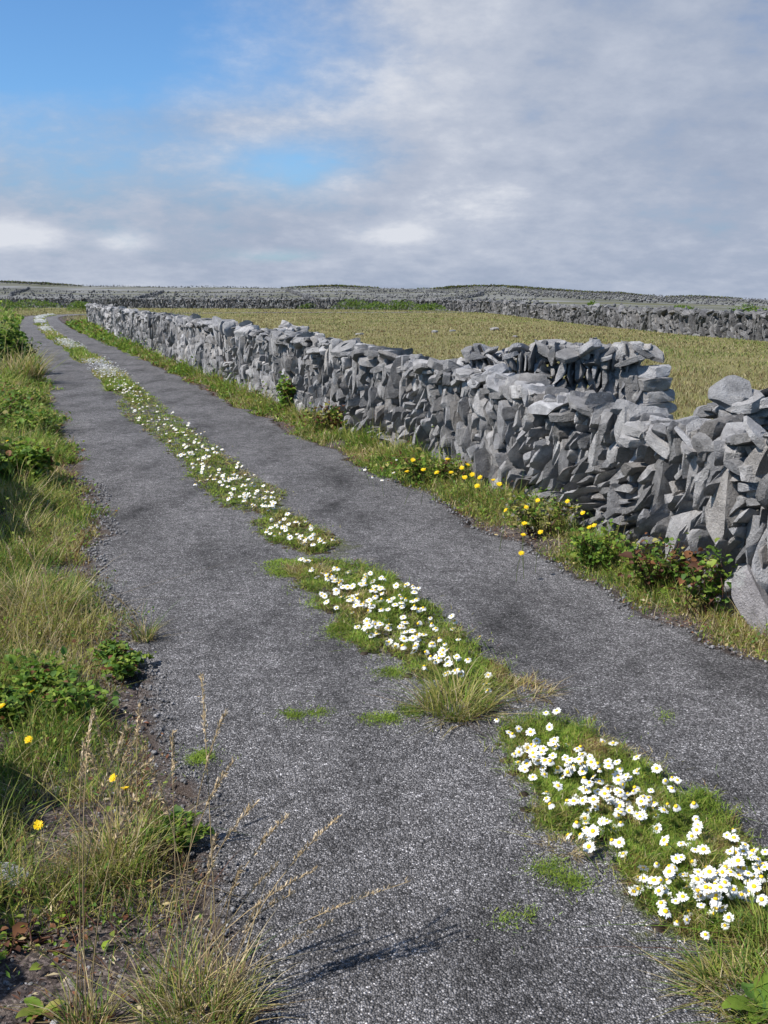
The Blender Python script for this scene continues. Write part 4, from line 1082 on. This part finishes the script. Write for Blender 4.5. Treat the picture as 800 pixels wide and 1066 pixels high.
bush(g(450, 505), .5, .2, .24, 600, 1005, 'herb clump among the farther yellow flowers', 'herb', 'herb', ll=.035, pal=((GREEN, 2), (YEL, 1.2), (RUST, .5)), stems=16)
bush(g(625, 590), .3, .16, .2, 420, 1006, 'bright green herb clump below the wall at right', 'herb', 'herb', ll=.03, pal=((GREEN, 3), (MOSSY, 1)), stems=12)
bush(g(30, 505), .24, .4, .3, 1100, 1010, 'leafy bramble hanging over the dark hollow at left', ll=.055, pal=((GREEN, 4), (MOSSY, .6), (RUST, .25)), stems=30)
bush(g(30, 455), .28, .8, .26, 1500, 1011, 'bramble on the left verge behind the dark hollow', ll=.042, pal=((GREEN, 3), (YEL, .8)), stems=30)
bush(g(2, 450), .35, .8, .5, 1500, 1012, 'tallest bramble at the left picture edge', ll=.042, pal=((GREEN, 3), (RUST, .5)), stems=30)
bush(g(2, 392), .6, 1.2, .85, 2200, 1013, 'dark shrub at the left picture edge before the bend', 'shrub', 'shrub', ll=.08, pal=((GREEN, 3), ([(.045, .08, .02)], 3)), stems=30)
bush(g(22, 425), .35, 1.0, .24, 1400, 1014, 'green herbs crowding the left road edge', 'herb', 'herb', ll=.042, pal=((GREEN, 3), (YEL, 1)), stems=20)
bush(g(50, 740), .28, .3, .13, 1300, 1015, 'low green herb patch with yellow flowers on the left verge', 'herb', 'herb', ll=.028, pal=((GREEN, 4), (RUST, .3)), stems=12)
bush(g(120, 700), .16, .16, .09, 700, 1016, 'dark leafy herb touching the road at left', 'herb', 'herb', ll=.026, pal=((GREEN, 4), (RUST, .4)), stems=9)
bush(g(180, 880), .12, .06, .06, 420, 1017, 'small leafy herb right of the straw tussock', 'herb', 'herb', ll=.022, pal=((GREEN, 2), (MOSSY, 2)), stems=8)
bush(g(60, 980), .2, .14, .04, 110, 1018, 'flat leafy herb over the dark gravel at lower left', 'herb', 'herb', ll=.02, pal=((GREEN, 2), (MOSSY, 1), (RUST, .8)), stems=8)

def dock(px, py, n, ll, seed, label, pal):
    r = np.random.default_rng(seed); c = at(px, py); root = empty('dock_plant', c); tag(root, label, 'plant', 'broad leaved plants at the bottom edge')
    for k in range(n):
        a = k / n * 6.28 + r.normal(0, .3); L_ = ll * r.uniform(.7, 1.1); W_ = L_ * .52; T = np.linspace(0, 1, 9); v = []; f = []
        for t in T:
            w = W_ * math.sin(PI * min(1, t * .93 + .05)) ** .7; z = .02 + L_ * .25 * math.sin(t * 1.9) ; d = np.array([math.cos(a), math.sin(a)]); s = np.array([-d[1], d[0]])
            for q in (-.5, -.25, 0, .25, .5):
                wv = .05 * W_ * math.sin(t * 22 + q * 9 + k); xy = d * (L_ * t) + s * w * q; v.append((xy[0], xy[1], z + abs(q) * w * .35 + wv))
        for i in range(8):
            for j in range(4): b = i * 5 + j; f += [(b, b + 1, b + 6), (b, b + 6, b + 5)]
        c_ = pick(r, 1, *pal)[0]; sp = Soup(); sp.add(np.array(v), np.array(f), c_); sp.build('leaf', LEAF, root, smooth=True)
dock(795, 1062, 6, .10, 1050, 'broad leaved dock at the bottom right corner', ((GREEN, 1),))
dock(45, 1062, 7, .055, 1051, 'small plant with yellow green and red leaves at the bottom left', ((MOSSY, 1), (YEL, 1), (RUST, .8)))

# hedge of low bushes at the far side of the field, scrub on the ridge and on the hillside
def far_bush(px, r_, wid, hgt, seed, label, pal=((GREEN, 3),), n=700, grp='far bushes'):
    r = np.random.default_rng(seed); az = math.atan((px - 400) / FPX); c = np.array([r_ * math.sin(az), r_ * math.cos(az)]); z = float(ground_z(c[None])[0]); cen = np.r_[c, z]
    o = None; sp = Soup(); p = np.c_[np.clip(r.normal(0, .45, n), -1, 1) * wid / 2, r.normal(0, .8, n), np.zeros(n)]
    zz = ground_z(p[:, :2] + c) - z; env = hgt * np.sqrt(np.clip(1 - (p[:, 0] / (wid / 2 + .01)) ** 2, 0, 1)) * (1 + .4 * noise(p[:, :2] * .9, seed)); p[:, 2] = zz + r.uniform(0, 1, n) ** .6 * env
    l = max(.18, r_ * .0016); leaves(sp, p, l * r.uniform(.6, 1.4, n), l * .6, r, pick(r, n, *pal) * .8, up=.5)
    o = sp.build('bush', LEAF); o.location = cen; tag(o, label, 'bush', grp); return o
for k, (px, rr, w, h, lab) in enumerate([(368, 118, 5, 1.0, 'leftmost bush of the low hedge before the far wall'), (392, 116, 4, .8, 'middle bush of the low hedge before the far wall'), (418, 112, 5, .9, 'bush of the low hedge right of its middle'), (446, 108, 4, .7, 'rightmost bush of the low hedge before the far wall'),
        (325, 126, 3, .6, 'little bush left of the low hedge'), (775, 85, 4, .8, 'round green bush on the right hillside'), (705, 100, 2.5, .5, 'small green bush on the hillside left of the round one'), (612, 92, 1.5, .8, 'dark bush just beyond the field wall'),
        (45, 128, 8, 1.0, 'bush by the wall behind the bend of the road'), (90, 112, 3, .8, 'bush at the end of the road wall'), (15, 118, 6, .9, 'leftmost bush behind the bend')]):
    far_bush(px, rr, w, h, 1100 + k, lab)
for k, (px, rr, w, h, lab) in enumerate([(520, 428, 70, .6, 'dark scrub along the ridge left of its top'), (575, 425, 40, .45, 'dark scrub on the right shoulder of the ridge'), (40, 425, 40, .4, 'scrub on the skyline at far left'), (345, 428, 40, .35, 'scrub on the skyline near the middle'), (640, 405, 28, .4, 'scrub on the skyline right of the ridge'), (725, 400, 28, .4, 'scrub on the skyline near the right edge'), (470, 428, 16, .6, 'scrub at the left foot of the ridge')]):
    far_bush(px, rr, w, h, 1130 + k, lab, ((YEL, 1), (GREEN, 1), ([(.09, .09, .045)], 4)), 2200, 'scrub on the skyline')
# rocks in the field and one by the left edge
def rock(p, dims, seed, label, lv=3, tint=None, name='rock'):
    c = Collect(); r = np.random.default_rng(seed); slab(r, (0, 0, 0), dims, lv, r.uniform(0, 3), r.normal(0, .1), c, tint=tint); v, f, t, l, _, _ = c.items[0]
    o = link(name, mesh(name, v, [f], STONE, {'tint': np.tile(t, (len(v), 1)), 'loc': l}, 32)); z = float(gz(np.array([p[:2]]))[0]); o.location = (p[0], p[1], z + dims[2] * .3); tag(o, label, 'rock', 'rocks')
rock(at(2, 925), (.05, .09, .03), 1201, 'pale flat rock at the left picture edge', 4, np.array([.42, .42, .44]))
for k, (px, d, s, lab) in enumerate([(513, 48, .45, 'low rock in the middle of the field'), (452, 45, .35, 'flat rock left of the low field rock'), (470, 46, .3, 'small flat rock beside the flat one'), (535, 40, .25, 'small stone in the grass nearest the cross wall'), (375, 42, .3, 'pale stone in the left part of the field'), (660, 26, .16, 'small pale stone near the right field wall')]):
    az = math.atan((px - 400) / FPX); rock((d * math.sin(az), d * math.cos(az)), (s * .7, s * .45, s * .2), 1210 + k, lab, 2)
cR = Collect(); rr_ = np.random.default_rng(1230); root = empty('rubble_heap', (-3.3, 36, 0)); tag(root, 'low heap of tumbled stones in the field behind the road wall', 'stone heap')
for k in range(46):
    x = rr_.normal(0, .75); slab(rr_, (-3.3 + x, 36 + rr_.normal(0, .25), max(.05, .65 - abs(x) * .3) * rr_.uniform(.1, 1)), np.array([.22, .16, .09]) * rr_.uniform(.7, 1.4), 2, rr_.uniform(0, 3), rr_.normal(0, .3), cR)
cR.build(root, 0)

# the overgrown wall along the left verge --------------------------
Sl = np.arange(s_of_y(-1.5), s_of_y(44), .1)
LP = resample(road_pt(Sl, np.full(len(Sl), -(HW + LEFTW)) - .1 * noise(np.c_[Sl * .3, Sl * 0], 3)), .05)
cl = Collect(); uy = lambda y: float(np.abs(LP[:, 1] - y).argmin() * .05)
hL = lambda u: np.interp(np.atleast_1d(u), [0, uy(1.2), uy(2.7), uy(3.3), uy(5.4), uy(5.9), uy(8.8), uy(10)], [1.05, 1.05, 1.0, .5, .5, 1.12, 1.05, .55]) + .06 * noise(np.c_[np.atleast_1d(u) * .5, np.atleast_1d(u) * 0], 44)  # taller stretches are shaped so that their shadow falls on the verge
wall_face((LP, .05), 1, hL, .2, lambda d: 3 if d < 8 else (2 if d < 25 else 1), 1300, cl)
wall_face((LP, .05), -1, hL, .26, lambda d: 2 if d < 8 else 1, 1301, cl, w0=.42)
caps((LP, .05), hL, lambda d: 2, 1302, cl, per=.1, w0=-.42)
root = empty('stone_wall', (LP[40][0], LP[40][1], 0)); tag(root, 'low overgrown drystone wall hidden behind the left verge plants', 'stone wall', 'drystone walls')
cl.build(root, 0)

# ------------------------------------------------------------------ light, sky
SUN_EL = R(50); SUN_AZ = math.atan2(-.88, -.46)      # towards the sun: x=-.88, y=-.46 (left and behind the camera)
sd = Vector((math.sin(SUN_AZ) * math.cos(SUN_EL), math.cos(SUN_AZ) * math.cos(SUN_EL), math.sin(SUN_EL)))
ld = bpy.data.lights.new('sun', 'SUN'); ld.energy = 5.0; ld.angle = R(.53); ld.color = (1.0, .955, .89)
lo = bpy.data.objects.new('sun', ld); COL.objects.link(lo); lo.rotation_mode = 'QUATERNION'; lo.rotation_quaternion = sd.to_track_quat('Z', 'Y')

w = bpy.data.worlds.new('World'); scene.world = w; w.use_nodes = True; t = w.node_tree; t.nodes.clear(); L = t.links.new
def N(kind, **kw):
    n = t.nodes.new('ShaderNode' + kind)
    for k, v in kw.items():
        if k.startswith('in_'): n.inputs[k[3:].replace('_', ' ')].default_value = v
        else: setattr(n, k, v)
    return n
out = N('OutputWorld'); bg = N('Background', in_Strength=.074)
sky = N('TexSky', sky_type='NISHITA', sun_disc=False, sun_elevation=SUN_EL, sun_rotation=SUN_AZ, altitude=30, air_density=1.0, dust_density=.6, ozone_density=1.6)
tc = N('TexCoord')
def math_(op, a, b=None, c=None):
    m = N('Math', operation=op)
    for i, s in enumerate((a, b, c)):
        if s is None: continue
        if isinstance(s, (int, float)): m.inputs[i].default_value = s
        else: L(s, m.inputs[i])
    return m.outputs[0]
sep = N('SeparateXYZ'); L(tc.outputs['Generated'], sep.inputs[0])
# clouds lie on a level sheet overhead: foreshortened towards the horizon
zz = math_('ADD', math_('MAXIMUM', sep.outputs[2], 0.0), .34)
cx = math_('DIVIDE', sep.outputs[0], zz); cy = math_('DIVIDE', sep.outputs[1], zz)
cmb = N('CombineXYZ'); L(cx, cmb.inputs[0]); L(cy, cmb.inputs[1])
def nz(s, d, ro, off=(0, 0, 0), sc=(1, 1, 1)):
    mp = N('Mapping'); mp.inputs['Location'].default_value = off; mp.inputs['Scale'].default_value = sc; L(cmb.outputs[0], mp.inputs['Vector'])
    n = N('TexNoise', in_Scale=s, in_Detail=d, in_Roughness=ro); L(mp.outputs[0], n.inputs['Vector']); return n.outputs[0]
n_a = nz(1.7, 7, .55, (3.1, 1.7, 0)); n_b = nz(5.0, 7, .6, (7, 2, 0)); n_c = nz(.9, 4, .5, (1, 9, 0)); n_d = nz(12, 8, .62, (4, 4, 0))
def hole(px, py, rx, ry, amp):
    a = (px - 400) / FPX; b = (533 - py) / FPX
    d = Vector((a, math.cos(PITCH) + b * math.sin(PITCH), -math.sin(PITCH) + b * math.cos(PITCH))).normalized()
    az = math.atan2(d.x, d.y); el = math.asin(d.z)
    A = math_('ARCTAN2', sep.outputs[0], sep.outputs[1]); E = math_('ARCSINE', sep.outputs[2])
    u = math_('DIVIDE', math_('SUBTRACT', A, az), rx / FPX); v = math_('DIVIDE', math_('SUBTRACT', E, el), ry / FPX)
    q = math_('ADD', math_('MULTIPLY', u, u), math_('MULTIPLY', v, v))
    return math_('MULTIPLY', math_('EXPONENT', math_('MULTIPLY', q, -1.0)), amp)
hs = math_('ADD', math_('ADD', hole(40, -10, 265, 122, 1.6), hole(308, 172, 75, 28, .52)), math_('ADD', hole(290, 267, 50, 7, .4), hole(190, 125, 130, 18, -.3)))
dens = math_('SUBTRACT', math_('ADD', 1.25, math_('MULTIPLY', math_('SUBTRACT', n_a, .5), 1.5)), math_('MULTIPLY', hs, 1.25))
dens = math_('ADD', math_('ADD', dens, math_('MULTIPLY', math_('SUBTRACT', n_b, .5), 1.1)), math_('MULTIPLY', math_('SUBTRACT', n_d, .5), .55))
# unseen sky overhead and behind kept mostly clear, to weaken the fill light
clr = math_('MULTIPLY', math_('MINIMUM', math_('MAXIMUM', math_('MULTIPLY', math_('SUBTRACT', .72, sep.outputs[1]), 2.2), 0.0), 1.0), 1.15)
dens = math_('SUBTRACT', dens, clr)
cov = N('MapRange', interpolation_type='SMOOTHSTEP'); L(dens, cov.inputs[0]); cov.inputs[1].default_value = -.1; cov.inputs[2].default_value = 1.2
# cloud brightness
br = math_('ADD', math_('ADD', math_('MULTIPLY', n_a, .62), math_('MULTIPLY', n_d, .24)), math_('ADD', math_('MULTIPLY', n_b, .5), math_('MULTIPLY', n_c, .38)))
br = math_('MULTIPLY_ADD', math_('SUBTRACT', br, .86), 1.45, .65)
# pale rims where the cloud sheet thins
rim = math_('MULTIPLY', math_('SUBTRACT', 1.0, math_('MINIMUM', math_('MULTIPLY', math_('ABSOLUTE', math_('SUBTRACT', dens, .95)), 2.0), 1.0)), .07)
br = math_('ADD', br, rim)
br = math_('ADD', br, math_('ADD', math_('ADD', hole(410, 245, 45, 11, .3), hole(130, 252, 26, 11, .3)), math_('ADD', hole(15, 248, 50, 14, .34), hole(330, 90, 160, 60, .12))))
cr = N('ValToRGB'); L(br, cr.inputs[0]); e = cr.color_ramp.elements; e.new(.5); e.new(.5)
for x, (p, c) in zip(e, [(.48, (3.2, 3.8, 5.1)), (.64, (3.95, 4.55, 5.8)), (.80, (5.1, 5.6, 6.7)), (.98, (7.2, 7.5, 8.2))]): x.position = p; x.color = (*[k * .1 for k in c], 1)
sc = N('Mix', data_type='RGBA', blend_type='MULTIPLY'); sc.inputs[0].default_value = 1; L(cr.outputs[0], sc.inputs[6]); sc.inputs[7].default_value = (10, 10, 10, 1)
skt = N('Mix', data_type='RGBA', blend_type='MULTIPLY'); skt.inputs[0].default_value = 1; L(sky.outputs[0], skt.inputs[6]); skt.inputs[7].default_value = (.80, 1.20, 1.58, 1)
mx = N('Mix', data_type='RGBA'); L(cov.outputs[0], mx.inputs[0]); L(skt.outputs[2], mx.inputs[6]); L(sc.outputs[2], mx.inputs[7])
L(mx.outputs[2], bg.inputs[0]); L(bg.outputs[0], out.inputs[0])

# ------------------------------------------------------------------ camera
cd = bpy.data.cameras.new('camera'); cam = bpy.data.objects.new('camera', cd); COL.objects.link(cam); scene.camera = cam
cd.sensor_fit = 'VERTICAL'; cd.sensor_height = 36; cd.lens = 36 * FPX / 1066; cd.clip_start = .05; cd.clip_end = 6000
cam.location = (0, 0, EYE); cam.rotation_euler = (PI / 2 - PITCH, 0, 0)
scene.view_settings.view_transform = 'Standard'; scene.view_settings.look = 'None'; scene.view_settings.gamma = 1; scene.view_settings.exposure = .42
scene.cycles.max_bounces = 5; scene.cycles.transparent_max_bounces = 4
